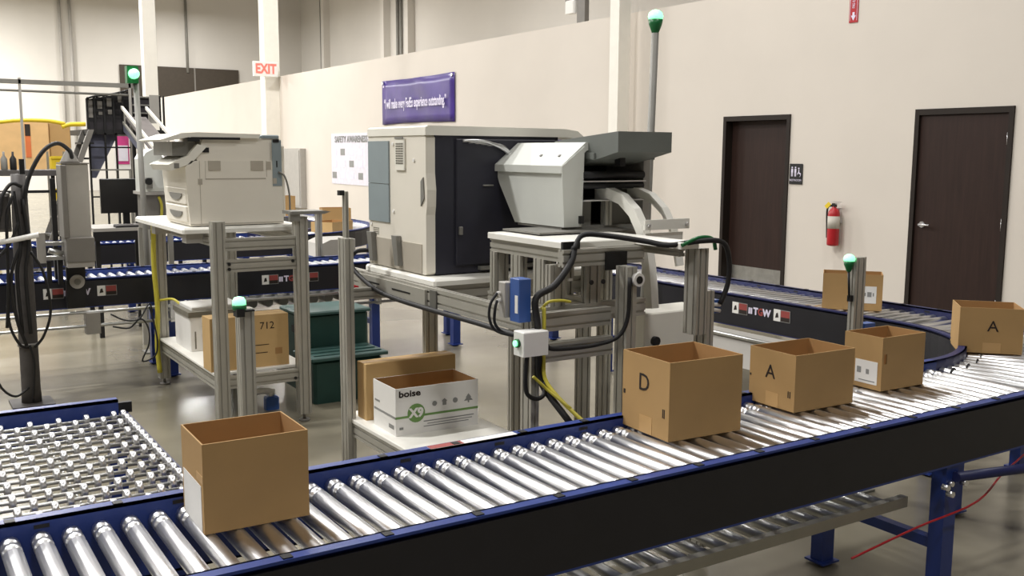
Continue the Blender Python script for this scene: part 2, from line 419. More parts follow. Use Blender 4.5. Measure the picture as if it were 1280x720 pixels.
def conveyor(label, loc, rz, L, w, legs, pitch=.071, covers=(1, 1), rail='blue', group='roller conveyors', cover_m='black_cover'):
    t = thing('roller_conveyor', label, 'conveyor', loc, rz)
    for s in (0, 1):
        y0, y1 = (0, .04) if s == 0 else (w-.04, w)
        yi = y1-.008 if s == 0 else y0
        r = part('side_rail', MB().box(0, L, yi, yi+.008, .585, .8).box(0, L, y0, y1, .792, .8).box(0, L, y0, y1, .585, .592), rail, t, local=True)
        if covers[s]:
            yc = y0 if s == 0 else y1-.012
            part('cover', MB().box(0, L, yc, yc+.012, .592, .78), cover_m, r, local=True)
        ho = MB(); n = int(L/.34)
        for i in range(n):
            x = .17+i*.34; yy = y1 if s == 0 else y0; dy = .0015 if s == 0 else -.0015
            ho.box(x-.018, x+.018, min(yy, yy+dy), max(yy, yy+dy), .775, .785)
        part('slot', ho, 'black', r, local=True)['kind'] = 'stuff'
        bo = MB()
        for i in range(int(L/.255)):
            x = .1+i*.255; ye = y0 if s == 0 else y1
            bo.box(x-.012, x+.012, y0+.004, y1-.012, .8, .803)
        part('bolts', bo, 'black', r, local=True)['kind'] = 'stuff'
    me = roller_mesh(w-.086)
    n = int((L-.03)/pitch)
    for i in range(n):
        link('roller', me, t, (.05+i*pitch, w-.043, RT-RR))
    for x in legs:
        leg_part(t, x, .035); leg_part(t, x, w-.035)
        for z0, z1 in ((.25, .29), (.555, .585)): part('cross_brace', MB().box(x-.02, x+.02, .06, w-.06, z0, z1), 'blue', t, local=True)
    part('drive_shaft', MB().cyl((.02, w*.5, .62), (L-.02, w*.5, .62), .012, 8), 'galv', t, local=True)
    return t
def curve_conveyor(label, c, ri, ro, a0, a1, n, nleg, cover_m='black_cover', rings=False):
    t = thing('curve_conveyor', label, 'conveyor', (c[0], c[1], 0))
    for s, (ra, rb) in enumerate(((ri, ri+.04), (ro-.04, ro))):
        web = (rb-.008, rb) if s == 0 else (ra, ra+.008)
        r = part('side_rail', MB().arc((0, 0), web[0], web[1], a0, a1, .585, .8).arc((0, 0), ra, rb, a0, a1, .792, .8).arc((0, 0), ra, rb, a0, a1, .585, .592), 'navy' if s == 0 else 'blue', t, local=True)
        part('cover', MB().arc((0, 0), ra if s == 0 else rb-.012, ra+.012 if s == 0 else rb, a0, a1, .592, .78), cover_m, r, local=True)
    wd = ro-ri-.086
    me = roller_mesh(wd, .0245, .019)
    for i in range(n):
        a = a0+(a1-a0)*(i+.5)/n
        d = Vector((math.cos(a), math.sin(a)))
        link('roller', me, t, (d.x*(ro-.043), d.y*(ro-.043), RT-RR), (0, 0, a-PI/2))
        if rings and i % 2 == 0:
            rm = part('drive_ring', MB().lathe([(.0235, 0), (.0255, .003), (.0235, .006)], (d.x*(ri+.1), d.y*(ri+.1), RT-.021), (d.x, d.y, 0), 12), 'orange_ring' if i > n*.35 else 'black', t, local=True)
    for k in range(nleg):
        a = a0+(a1-a0)*(k+.5)/nleg
        for rr in (ri+.03, ro-.03): leg_part(t, rr*math.cos(a), rr*math.sin(a))
        p0 = Vector((ri*math.cos(a), ri*math.sin(a), .57)); p1 = Vector((ro*math.cos(a), ro*math.sin(a), .57))
        part('cross_brace', MB().cyl(p0, p1, .02, 8), 'blue', t, local=True)
    return t
# front conveyor (towards the wall), y 2.07..2.68
FC = conveyor('blue railed roller conveyor in the foreground carrying the lettered boxes', (-.9, 2.07, 0), 0, 4.88, .61, (.6, 2.3, 4.17), covers=(1, 0))
ba = part('lower_rack', MB().box(2.3, 4.05, .1, .13, .42, .46).box(2.3, 4.05, .5, .53, .42, .46), 'alu', FC, local=True)
for i in range(19): part('lower_roller', MB().cyl((2.36+i*.088, .13, .44), (2.36+i*.088, .5, .44), .019, 10), 'galv', ba, local=True)
part('mounting_arm', MB().cyl((4.17, -.01, .545), (5.1, -.05, .47), .02, 8), 'navy', FC, local=True)
part('air_line', MB().tube([(3.6, -.01, .36), (3.95, -.015, .40), (4.3, -.02, .43), (4.7, .1, .455), (5.3, .24, .46), (6.3, .3, .46)], .004, 6), 'red', FC, local=True)
for (x, z) in ((4.1, .52), (4.13, .49), (4.21, .52)):
    part('bolt', MB().cyl((x, -.005, z), (x, -.03, z), .012, 6), 'steel', FC, local=True)
lab = part('rail_label', MB().box(2.30, 2.92-.3, .571, .605, .8, .8008), 'paper', FC, local=True, label='white and red label on the rail top')
part('red_strip', MB().box(2.30, 2.42, .572, .604, .8008, .8014), 'sticker_red', lab, local=True)
c1 = (3.98, 3.43)
CV = curve_conveyor('curved roller conveyor turning from the front line to the side line', c1, .75, 1.36, -PI/2, 0, 19, 2, rings=True)
SC = conveyor('dark sided roller conveyor running along the white office wall', (5.34, 3.43, 0), PI/2, 3.45, .61, (.5, 2.6), covers=(1, 1), rail='navy')
CV2 = curve_conveyor('curved roller conveyor behind the large printer', (3.98, 6.88), .75, 1.36, 0, PI/2, 19, 2)
XC = conveyor('dark sided roller conveyor crossing behind the white printer table', (-.9, 7.63, 0), 0, 4.88, .61, (1.2, 2.72, 4.42), covers=(1, 1))
# labels: local frames
for x in (1.84, 2.20, 3.43, 3.77): sticker(XC, x, .665, 0)
maker_mark(XC, 1.965, .70, 0)
maker_mark(XC, 3.57, .70, 0)
fr = link('marking_plate', None, SC, (0, .61, 0), (0, 0, PI))  # inner side faces -x
plate = link('marking_plate', MB().box(-3.3, -.3, .0005, .002, .60, .775).mesh('marking_plate', 'black_cover'), SC, (0, .6125, 0), (0, 0, PI))
bpy.data.objects.remove(fr)
for x in (-1.22, -.86): sticker(plate, x, .675, 0)
maker_mark(plate, -1.075, .71, 0)
maker_mark(plate, -2.70, .71, 0)
# pipes and trays below the lines
part('air_pipe', MB().cyl((.3, -.06, .56), (4.7, -.06, .56), .012, 8).cyl((.3, -.06, .46), (4.7, -.06, .46), .012, 8), 'galv', XC, local=True)
part('pipe_clip', MB().box(1.2, 1.24, -.07, 0, .44, .6).box(2.7, 2.74, -.07, 0, .44, .6).box(4.4, 4.44, -.07, 0, .44, .6), 'galv', XC, local=True)
dd = MB()
for i in range(12): dd.cyl((3.0+i*.13, .12, .50), (3.0+i*.13, .5, .50), .04, 10)
part('drive_drums', dd, 'alu_dark', XC, local=True)['kind'] = 'stuff'
part('junction_box', MB().bbox(2.1, 2.2, -.08, .02, .40, .56, .006), 'machine_grey', XC, local=True)
part('guard_tray', MB().prism([(.62, .56), (.70, .34), (.705, .345), (.625, .565)], 'x', .3, 1.9), 'machine_grey', SC, local=True)
part('air_pipe', MB().cyl((.1, .655, .53), (3.2, .655, .53), .013, 8), 'galv', SC, local=True)
part('pipe_clip', MB().box(.5, .53, .6, .665, .52, .6).box(2.6, 2.63, .6, .665, .52, .6), 'galv', SC, local=True)

# far conveyor that swings away behind the printers
conveyor('distant roller conveyor near the computer table', (-.4, 10.45, 0), 0, 3.9, .61, (.6, 2.62, 3.7))
curve_conveyor('distant curved conveyor in front of the grey wall cabinet', (3.5, 12.45), 1.39, 2.0, -PI/2, 0, 34, 2)
conveyor('distant roller conveyor leading away along the office wall', (5.5, 12.45, 0), PI/2, 9, .61, (1, 4, 7))

# skate wheel bed in the near left corner
SW = thing('skate_wheel_conveyor', 'skate wheel conveyor bed with a blue end rail in the near left corner', 'conveyor', (.3, 3.2, 0))
X0, X1, Y0, Y1 = -.1, .73, 2.74, 3.80
part('end_rail', MB().box(X0, X1-.03, Y1, Y1+.012, .66, .80).box(X0, X1-.03, Y1, Y1+.045, .79, .80), 'blue', SW)
part('end_plate', MB().box(X1-.03, X1+.02, Y1+.01, Y1+.03, .745, .785), 'black', SW)
for xx in (X0, X1-.006): part('side_rail', MB().box(xx, xx+.006, Y0, Y1, .66, .752).box(xx-.02, xx+.006, Y0, Y1, .66, .666), 'navy', SW)
wheel = MB().lathe([(.008, -.009), (.019, -.009), (.023, -.007), (.023, .007), (.019, .009), (.008, .009)], (0, 0, 0), (1, 0, 0), 12).mesh('skate_wheel', 'steel')
axle = MB().cyl((X0, 0, 0), (X1, 0, 0), .006, 8).mesh('axle', 'galv')
rows = 17
for i in range(rows):
    y = Y0+.04+i*(Y1-Y0-.08)/(rows-1)
    link('axle', axle, SW, Vector((0, y, .746))-wloc(SW))
    for j in range(9):
        x = X0+.03+j*.093+(.0465 if i % 2 else 0)
        if x < X1-.02: link('skate_wheel', wheel, SW, Vector((x, y, .746))-wloc(SW))
    link('skate_wheel', wheel, SW, Vector((X1-.022, y, .746))-wloc(SW))
for xx in (.2, .42): part('spacer_bar', MB().box(xx, xx+.004, Y0, Y1, .70, .738), 'galv', SW)
for (xx, yy) in ((X0+.05, Y0+.1), (X1-.06, Y0+.1), (X0+.05, Y1-.1), (X1-.06, Y1-.1)):
    part('leg', MB().box(xx-.03, xx+.03, yy-.02, yy+.02, .01, .66).box(xx-.05, xx+.05, yy-.05, yy+.05, 0, .01), 'blue', SW)

# ---------------------------------------------------------------- cartons
def carton(name, label, corner, rz, w, d, h, group=None, outer='cardboard', inner='cardboard_in', th=.004, hole=None):
    t = thing(name, label, 'box', corner, rz, group)
    mb = MB()
    o = [(0, 0), (w, 0), (w, d), (0, d)]; i = [(th, th), (w-th, th), (w-th, d-th), (th, d-th)]
    vs = [(x, y, 0) for x, y in o]+[(x, y, h) for x, y in o]+[(x, y, th) for x, y in i]+[(x, y, h) for x, y in i]
    fs = [(3, 2, 1, 0), (8, 9, 10, 11)]
    for k in range(4):
        n = (k+1) % 4
        fs += [(k, n, n+4, k+4), (k+8, k+12, n+12, n+8), (k+4, n+4, n+12, k+12)]
    if hole:
        fs.remove((0, 1, 5, 4)); fs.remove((8, 12, 13, 9))
        x0, x1, z0, z1 = hole
        for y, rev in ((0, 0), (th, 1)):
            a0, a1, b0 = (0, w, 0) if not rev else (th, w-th, th)
            n = len(vs); vs += [(x0, y, z0), (x1, y, z0), (x1, y, z1), (x0, y, z1)]
            q = (0, 1, 5, 4) if not rev else (8, 9, 13, 12)
            fs += [(q[0], q[1], n+1, n), (q[1], q[2], n+2, n+1), (q[2], q[3], n+3, n+2), (q[3], q[0], n, n+3)]
    mb.add(vs, fs)
    bd = part('body', mb, outer, t, local=True)
    me = bd.data; me.materials.append(MATS[inner])
    for p in me.polygons:
        c = p.center
        if th*.5 < c.x < w-th*.5 and th*.5 < c.y < d-th*.5 and c.z > th*.5 and c.z < h-.0005: p.material_index = 1
    return t
def face_nx(t, y0, y1, z0, z1, m, name, label=None, e=.0012):   # patch on the -x face
    return part(name, MB().box(-e, 0, y0, y1, z0, z1), m, t, label, True)
def face_ny(t, x0, x1, z0, z1, m, name, label=None, e=.0012):
    return part(name, MB().box(x0, x1, -e, 0, z0, z1), m, t, label, True)
G = 'open cardboard boxes riding the conveyor'
t = carton('cardboard_box', 'tall open cardboard box marked D on the foreground conveyor', (2.15, 2.385, RT), -.06, .315, .262, .268, G)
text('lettering', 'D', .085, (-.001, .138, .172), t, 'ink', local=True)
face_nx(t, .09, .16, .0, .06, 'tape', 'tape'); face_nx(t, .245, .255, .115, .13, 'ink', 'ink_mark')
face_nx(t, .022, .026, .075, .105, 'ink', 'ink_mark'); face_nx(t, .03, .034, .075, .105, 'ink', 'ink_mark')
t = carton('cardboard_box', 'open cardboard box marked A standing behind the D box', (2.80, 2.425, RT), -.04, .315, .235, .215, G)
text('lettering', 'A', .075, (-.001, .125, .13), t, 'ink', local=True)
face_nx(t, .08, .145, .0, .055, 'tape', 'tape'); face_nx(t, .02, .024, .05, .075, 'ink', 'ink_mark'); face_nx(t, .029, .033, .05, .075, 'ink', 'ink_mark')
face_nx(t, .225, .232, .1, .108, 'ink', 'ink_mark')
t = carton('cardboard_box', 'open unmarked cardboard box with white shipping label before the curve', (3.36, 2.47, RT), -.03, .265, .19, .22, G, hole=(.012, .03, .11, .15))
lb = face_nx(t, .02, .13, .02, .115, 'paper', 'shipping_label', 'white label with small dark print')
part('print', MB().box(-.002, -.0012, .06, .075, .06, .08).box(-.002, -.0012, .1, .12, .06, .085).box(-.002, -.0012, .03, .11, .03, .034), 'print_grey', lb, local=True)
t = carton('cardboard_box', 'open cardboard box marked A on the curve below the closed door', (4.385, 2.80, RT), -.85, .285, .25, .22, G)
text('lettering', 'A', .075, (.15, -.001, .13), t, 'ink', ROT_NY, local=True)
face_ny(t, .11, .19, 0, .05, 'tape', 'tape')
t = carton('cardboard_box', 'open cardboard box with white label on the side conveyor behind the green beacon post', (4.90, 4.06, RT), -.88, .35, .2, .222, G, hole=(.148, .162, .045, .095))
lb = face_ny(t, .235, .315, .045, .15, 'paper', 'shipping_label', 'white label with small dark print')
part('print', MB().box(.262, .287, -.002, -.0012, .085, .115).box(.247, .254, -.002, -.0012, .09, .11).box(.294, .301, -.002, -.0012, .09, .11), 'print_grey', lb, local=True)
t = carton('cardboard_box', 'open plain cardboard box nearest the camera at the end of the rollers', (.628, 2.388, RT), -.02, .272, .215, .232, G)
lb = face_nx(t, .02, .2, .0, .12, 'paper', 'shipping_label', 'white label low on the left face')
face_nx(t, .0, .06, .13, .15, 'tape', 'tape')
t = carton('cardboard_box', 'distant open cardboard box on the curved conveyor beyond the big printer', (4.70, 11.75, RT), -.25, .36, .3, .24, G)

# ---------------------------------------------------------------- table with the white laser printer
def feet(par, pts, m='machine_grey_dark'):
    for x, y in pts: part('levelling_foot', MB().cyl((x, y, 0), (x, y, .012), .035, 14).cyl((x, y, .012), (x, y, .05), .01, 8), m, par)
T1 = thing('printer_table', 'aluminium profile table with white lower shelf under the white laser printer', 'table', (1.95, 6.6, 0))
for (x, y, h) in ((1.70, 5.93, 1.30), (2.22, 5.93, 1.315), (1.70, 7.42, 1.22), (2.22, 7.42, 1.22)):
    part('post', vpost(x, y, .076, .076, .05, h), 'alu', T1)
feet(T1, ((1.70, 5.93), (2.22, 5.93), (1.70, 7.42), (2.22, 7.42)))
for z in (1.12, .99, .27):
    part('front_beam', profile(MB(), 'x', 5.91, z, .038, .076, 1.738, 2.182), 'alu', T1)
for x in (1.70, 2.22):
    for z in (1.145, .25): part('side_beam', profile(MB(), 'y', x-.019, z, .038, .076, 5.968, 7.382), 'alu', T1)
part('rear_beam', profile(MB(), 'x', 7.40, 1.145, .038, .076, 1.738, 2.182), 'alu', T1)
part('tabletop', MB().bbox(1.53, 2.30, 6.06, 7.36, 1.221, 1.256, .012), 'white_board', T1)
part('shelf', MB().bbox(1.665, 2.26, 5.98, 7.36, .346, .362, .003), 'white_board', T1)
for y in (6.1, 6.9): part('bracket', MB().box(1.56, 1.66, y, y+.1, 1.16, 1.221), 'machine_grey', T1)
part('bolts', MB().cyl((1.76, 5.905, 1.04), (1.76, 5.912, 1.04), .01).cyl((1.76, 5.905, 1.01), (1.76, 5.912, 1.01), .01).cyl((2.16, 5.905, 1.04), (2.16, 5.912, 1.04), .01).cyl((2.16, 5.905, .29), (2.16, 5.912, .29), .01), 'black', T1)['kind'] = 'stuff'
cab = MB().tube([(1.655, 7.36, 1.2), (1.65, 7.38, .9), (1.66, 7.37, .6), (1.65, 7.38, .3), (1.66, 7.38, .1)], .018)
solo('yellow_cable', cab, 'yellow_cable', 'thick yellow cable strapped down the left rear table post', 'cable', base=(1.655, 7.37, .1))
solo('yellow_cable', MB().tube([(1.68, 7.36, .64), (1.74, 7.2, .66), (1.79, 7.1, .58), (1.8, 7.05, .48), (1.82, 7.0, .37)], .009), 'yellow_cable', 'thin yellow cable looping onto the lower shelf of the white printer table', 'cable', base=(1.75, 7.2, .36))
t = thing('scanner_tray', 'small dark grey tray on top of the right front table post', 'tray', (2.24, 5.93, 1.33))
part('tray', MB().prism([(2.14, 1.332), (2.36, 1.332), (2.40, 1.345), (2.36, 1.352), (2.14, 1.352)], 'y', 5.86, 6.02), 'grey_part', t)
part('flap', MB().box(2.135, 2.2, 5.87, 5.9, 1.29, 1.345), 'grey_part', t)

P1 = thing('laser_printer', 'white office laser printer with two paper drawers on the aluminium table', 'printer', (1.9, 6.5, 1.256))
yA, yB = 6.14, 6.72
part('body', MB().prism([(1.60, 1.262), (2.19, 1.262), (2.19, 1.66), (1.62, 1.66), (1.58, 1.62)], 'y', yA, yB), 'beige', P1)
part('upper_body', MB().prism([(1.66, 1.66), (2.18, 1.66), (2.18, 1.80), (1.70, 1.80), (1.68, 1.75), (1.62, 1.70)], 'y', yA+.012, yB), 'beige', P1)
part('scanner_lid', MB().prism([(1.47, 1.775), (1.60, 1.80), (2.04, 1.80), (2.05, 1.825), (1.66, 1.832), (1.56, 1.825), (1.44, 1.785)], 'y', yA-.01, yB), 'lid', P1)
part('rear_cover', MB().bbox(2.06, 2.175, yA+.004, yB, 1.80, 1.822, .006), 'grey_panel', P1)
part('control_panel', MB().prism([(1.48, 1.635), (1.50, 1.60), (1.62, 1.645), (1.72, 1.75), (1.66, 1.76), (1.60, 1.69)], 'y', yA, yB-.1), 'lid', P1)
part('panel_key', MB().box(1.515, 1.545, yA-.003, yA, 1.615, 1.645), 'grey_part', P1)
part('output_slot', MB().box(1.52, 1.66, yA+.05, yB-.05, 1.69, 1.775), 'grey_part', P1)
part('lid_gap', MB().box(1.62, 1.92, yA-.012, yA-.009, 1.788, 1.803).box(1.60, 1.67, yA-.013, yA-.009, 1.777, 1.801), 'black', P1)
for z in (1.285, 1.395):
    d = part('paper_drawer', MB().bbox(1.585, 1.605, yA+.03, yB-.04, z, z+.098, .006), 'beige', P1)
    part('drawer_handle', MB().prism([(yA+.26+.15*math.cos(q), z+.062-.042*abs(math.sin(q))) for q in [PI*k/10 for k in range(11)]], 'x', 1.578, 1.587), 'grey_part', d)
part('side_seams', MB().box(1.70, 2.08, yA-.0015, yA, 1.545, 1.552).box(1.665, 1.668, yA-.0015, yA, 1.27, 1.66).box(1.70, 1.702, yA-.0015, yA, 1.55, 1.66).box(1.60, 2.19, yA-.0015, yA, 1.268, 1.274).box(2.085, 2.087, yA-.0015, yA, 1.56, 1.66), 'beige_dark', P1)
for x0, x1, z0, z1 in ((1.72, 1.795, 1.60, 1.66), (1.985, 2.065, 1.60, 1.66), (2.085, 2.115, 1.605, 1.655), (1.655, 1.68, 1.515, 1.55), (2.125, 2.15, 1.515, 1.55)):
    v = part('vent', MB().box(x0, x1, yA-.004, yA, z0, z1), 'beige_dark', P1)
part('port', MB().box(1.69, 1.73, yA+.006, yA+.012, 1.71, 1.74), 'black', P1)
part('connector_panel', MB().box(2.125, 2.185, yA-.003, yA+.003, 1.50, 1.79), 'grey_panel', P1)
part('connector', MB().box(2.15, 2.157, yA-.006, yA-.003, 1.62, 1.66).box(2.13, 2.17, yA-.006, yA-.003, 1.775, 1.795), 'black', P1)
part('finisher', MB().bbox(2.19, 2.215, yA+.02, yB-.1, 1.30, 1.76, .01), 'beige', P1)
solo('power_cord', MB().tube([(2.16, 6.13, 1.59), (2.20, 6.125, 1.56), (2.225, 6.12, 1.45), (2.228, 6.12, 1.3), (2.25, 6.13, 1.27)], .006), 'grey_part', 'grey cord running down the back edge of the white laser printer', 'cable')

t = carton('carton', 'closed kraft carton numbered 712 on the lower shelf of the white printer table', (1.66, 6.02, .362), 0, .50, .17, .33, None, 'cardboard_pale')
part('top_flap', MB().box(0, .50, 0, .17, .329, .333), 'cardboard_pale', t, local=True)
text('lettering', '712', .065, (.36, -.001, .262), t, 'ink', (PI/2, 0, 0), local=True)
part('print', MB().box(.22, .27, -.0015, 0, .21, .216).box(.22, .26, -.0015, 0, .19, .196).box(.22, .37, -.0015, 0, .14, .144).box(.22, .36, -.0015, 0, .09, .094), 'ink', t, local=True)
part('stamp', MB().box(.41, .455, -.0015, 0, .075, .115), 'cardboard_in', t, local=True)
t = thing('storage_box', 'white box with dark rimmed lid on the lower shelf behind the kraft carton', 'box', (1.9, 6.95, .362))
part('body', MB().bbox(1.72, 2.12, 6.72, 7.12, .362, .60, .006), 'paper', t)
part('rim', MB().box(1.71, 2.13, 6.71, 7.13, .60, .635), 'grille', t)
part('lid', MB().bbox(1.75, 2.10, 6.78, 7.1, .635, .66, .006), 'paper', t)
part('print', MB().box(1.85, 1.93, 6.7185, 6.72, .45, .46).box(1.85, 1.95, 6.7185, 6.72, .42, .426).box(1.75, 1.76, 6.7185, 6.72, .38, .5), 'grille', t)

# beacon posts
def beacon(par, x, y, z, s=1.0, m='green_housing'):
    part('beacon_housing', MB().lathe([(.012*s, 0), (.016*s, .004), (.034*s, .05*s), (.038*s, .075*s)], (x, y, z), (0, 0, 1), 18), m, par)
    part('beacon_lens', MB().lathe([(.036*s, .075*s), (.04*s, .09*s), (.034*s, .11*s), (.018*s, .122*s), (.002, .125*s)], (x, y, z), (0, 0, 1), 18), 'green_glow_core', par)
t = thing('beacon_post', 'thick aluminium post with a glowing green beacon behind the nearest box', 'post', (1.53, 4.9, 0))
part('post', vpost(1.53, 4.9, .076, .076, .0, .93), 'alu', t)
part('base_plate', MB().box(1.43, 1.63, 4.8, 5.0, 0, .012), 'alu_dark', t)
part('bracket', MB().box(1.46, 1.56, 4.83, 4.86, .92, .928).box(1.46, 1.50, 4.80, 4.862, .90, .94), 'black', t)
part('beacon_housing', MB().lathe([(.03, 0), (.036, .01), (.036, .03)], (1.485, 4.84, .928), (0, 0, 1), 16), 'green_housing', t)
part('beacon_lens', MB().lathe([(.034, .03), (.033, .05), (.024, .066), (.002, .072)], (1.485, 4.84, .928), (0, 0, 1), 16), 'green_glow_core', t)
t = thing('beacon_post', 'aluminium post with a small green beacon inside the conveyor curve', 'post', (4.12, 3.2, 0))
part('post', vpost(4.12, 3.2, .076, .038, .0, 1.21), 'alu', t)
part('base_plate', MB().box(4.02, 4.22, 3.1, 3.3, 0, .012), 'alu_dark', t)
beacon(t, 4.05, 3.2, 1.14, .72)
part('stem', MB().cyl((4.05, 3.2, 1.14), (4.065, 3.2, 1.0), .006, 8).box(4.06, 4.082, 3.19, 3.21, .99, 1.02), 'black', t)
part('sensor', MB().box(4.16, 4.24, 3.17, 3.22, .80, .87), 'elec_blue', t)
t = thing('beacon_pole', 'tall grey light pole with bright green beacon against the office wall', 'pole', (4.59, 5.41, 0))
part('pole', MB().cyl((4.59, 5.41, .0), (4.63, 5.385, 2.55), .026, 14), 'grey_part', t)
part('base_plate', MB().box(4.49, 4.69, 5.31, 5.51, 0, .012), 'grey_part', t)
beacon(t, 4.63, 5.385, 2.54, 1.35)
t = thing('beacon_pole', 'thin grey light pole with green beacon before the white column on the left', 'pole', (1.9, 8.70, 0))
part('pole', MB().cyl((1.905, 8.70, 0), (1.865, 8.70, 2.33), .023, 12), 'grey_part', t)
part('base_plate', MB().box(1.83, 1.98, 8.62, 8.77, 0, .012), 'grey_part', t)
part('beacon_housing', MB().box(1.79, 1.88, 8.66, 8.74, 2.27, 2.41), 'green_housing', t)
part('beacon_lens', MB().lathe([(.042, 0), (.042, .04), (.03, .065), (.002, .075)], (1.84, 8.66, 2.345), (0, -1, 0), 14), 'green_glow_core', t)

# ---------------------------------------------------------------- table with the big printer
T2 = thing('printer_table', 'white topped aluminium frame table under the large dark sided printer', 'table', (2.6, 4.5, 0))
part('tabletop', MB().bbox(2.185, 3.12, 4.08, 4.87, 1.09, 1.122, .01), 'white_board', T2)
part('long_beam', profile(MB(), 'y', 2.155, 1.0, .038, .088, 3.245, 5.05), 'alu', T2)
part('long_beam', profile(MB(), 'y', 3.06, 1.0, .038, .088, 4.0, 4.9), 'alu', T2)
for y in (4.12, 4.84): part('cross_beam', profile(MB(), 'x', y-.019, 1.0, .038, .088, 2.193, 3.06), 'alu', T2)
for (x, y) in ((2.52, 4.76), (3.08, 4.76), (3.08, 4.1)):
    part('post', vpost(x, y, .076, .038, .05, 1.0), 'alu', T2)
part('post', vpost(1.985, 4.66, .045, .09, .05, 1.285), 'alu', T2)
part('sensor_post', vpost(2.0, 4.69, .019, .038, .9, 1.52), 'alu', T2, 'slim upright with a black sensor head')
part('sensor_head', MB().box(1.965, 1.992, 4.68, 4.71, 1.50, 1.525), 'black', T2)
part('upper_cross_beam', profile(MB(), 'x', 4.64, .965, .038, .06, 2.0, 2.48), 'alu', T2)
part('splice_plate', MB().box(2.142, 2.155, 4.1, 4.86, .985, 1.075), 'alu', T2)
part('plate_slot', MB().box(2.140, 2.142, 4.6, 4.78, 1.04, 1.048).box(2.140, 2.142, 4.25, 4.45, 1.035, 1.043), 'black', T2)
part('corner_bracket', MB().box(2.148, 2.155, 4.0, 4.06, .995, 1.08), 'alu_dark', T2)
part('shelf', MB().bbox(1.985, 2.565, 3.95, 4.76, .33, .35, .004), 'white_board', T2)
part('shelf_beam', profile(MB(), 'y', 1.99, .255, .038, .074, 3.95, 4.61), 'alu', T2)
part('shelf_beam', profile(MB(), 'x', 4.72, .255, .038, .074, 2.03, 2.482), 'alu', T2)
part('shelf_beam', profile(MB(), 'y', 2.51, .255, .038, .074, 3.95, 4.72), 'alu', T2)
for (x, y) in ((2.01, 3.97), (2.53, 3.97)): part('short_leg', vpost(x, y, .038, .038, .05, .255), 'alu', T2)
feet(T2, ((2.52, 4.76), (3.08, 4.76), (3.08, 4.1), (1.985, 4.66), (2.01, 3.97), (2.53, 3.97)))
part('bracket', MB().box(2.0, 2.04, 4.5, 4.6, .28, .33), 'black', T2)

P2 = thing('production_printer', 'large printer with beige vented end and dark side below a white lid', 'printer', (2.6, 4.5, 1.122))
xA, xB, yN, yF, zB, zT = 2.21, 2.98, 4.21, 4.86, 1.128, 1.80
part('end_cover', MB().prism([(yN+.012, zB), (yF, zB), (yF, zT), (yN+.012, zT), (yN, zT-.01), (yN, 1.62), (yN-.012, 1.54), (yN-.008, 1.46), (yN, 1.42), (yN, zB+.01)], 'x', xA, xA+.05), 'beige', P2)
part('lower_band', MB().box(xA-.004, xA, yN+.04, yF-.004, zB+.005, 1.275), 'beige_dark', P2)
part('body', MB().box(xA+.05, xB, yN, yF, zB, zT), 'printer_dark', P2)
part('lid', MB().prism([(xA-.006, zT), (3.03, zT), (3.13, zT-.01), (3.14, zT+.004), (3.10, zT+.032), (3.02, zT+.042), (xA+.01, zT+.046), (xA-.006, zT+.038)], 'y', yN-.01, yF), 'lid', P2)
for z0, z1 in ((1.36, 1.555), (1.558, 1.775)): part('grey_door', MB().box(xA-.008, xA, yF-.255, yF-.01, z0, z1), 'grey_panel', P2)
vg = part('vent_frame', MB().bbox(xA-.01, xA, 4.42, 4.525, 1.63, 1.79, .004), 'lid', P2)
gr = MB()
for i in range(9):
    for j in range(6): gr.box(xA-.0115, xA-.01, 4.432+j*.014, 4.441+j*.014, 1.66+i*.012, 1.668+i*.012)
part('grille', gr, 'grille', vg)['kind'] = 'stuff'
part('vent_cap', MB().box(xA-.014, xA-.01, 4.425, 4.52, 1.785, 1.795), 'grey_part', vg)
for y in (4.79, 4.49):
    part('cable_guide', MB().prism([(y-.03, 1.15), (y+.01, 1.15), (y+.045, 1.30), (y-.012, 1.30)], 'x', xA-.03, xA-.004), 'grey_part', P2)
for y, z in ((4.56, 1.76), (4.56, 1.42), (4.33, 1.68), (4.83, 1.34)): part('screw', MB().cyl((xA-.006, y, z), (xA, y, z), .009, 8), 'paper', P2)
part('small_vents', MB().box(xA-.0015, xA, 4.74, 4.81, 1.32, 1.324).box(xA-.0015, xA, 4.74, 4.81, 1.31, 1.314).box(xA-.0015, xA, 4.74, 4.81, 1.3, 1.304).box(xA-.0015, xA, 4.74, 4.81, 1.29, 1.294), 'grille', P2)
part('side_grip', MB().prism([(yN+.01, 1.5), (yN+.045, 1.46), (yN+.045, 1.58), (yN+.02, 1.60)], 'x', xA-.006, xA), 'grey_part', P2)
part('side_door', MB().bbox(xA+.16, xB-.02, yN-.012, yN, 1.17, 1.785, .006), 'printer_dark', P2)
part('door_handle', MB().bbox(2.38, 2.40, yN-.03, yN-.012, 1.32, 1.36, .004), 'grey_part', P2)
part('pull_bar', MB().bbox(2.52, 2.58, yN-.02, yN-.012, 1.555, 1.562, .002), 'grey_part', P2)
part('base_plate', MB().box(2.5, 2.95, yN-.03, yN, 1.14, 1.158), 'grey_part', P2)
for i in range(5): part('sheet_guide', MB().tube([(2.40+i*.035, 4.188, 1.775-i*.004), (2.50+i*.03, 4.176, 1.775-i*.006), (2.62+i*.015, 4.176, 1.745-i*.012), (2.69, 4.18, 1.705-i*.014)], .008, 6), 'steel', P2)

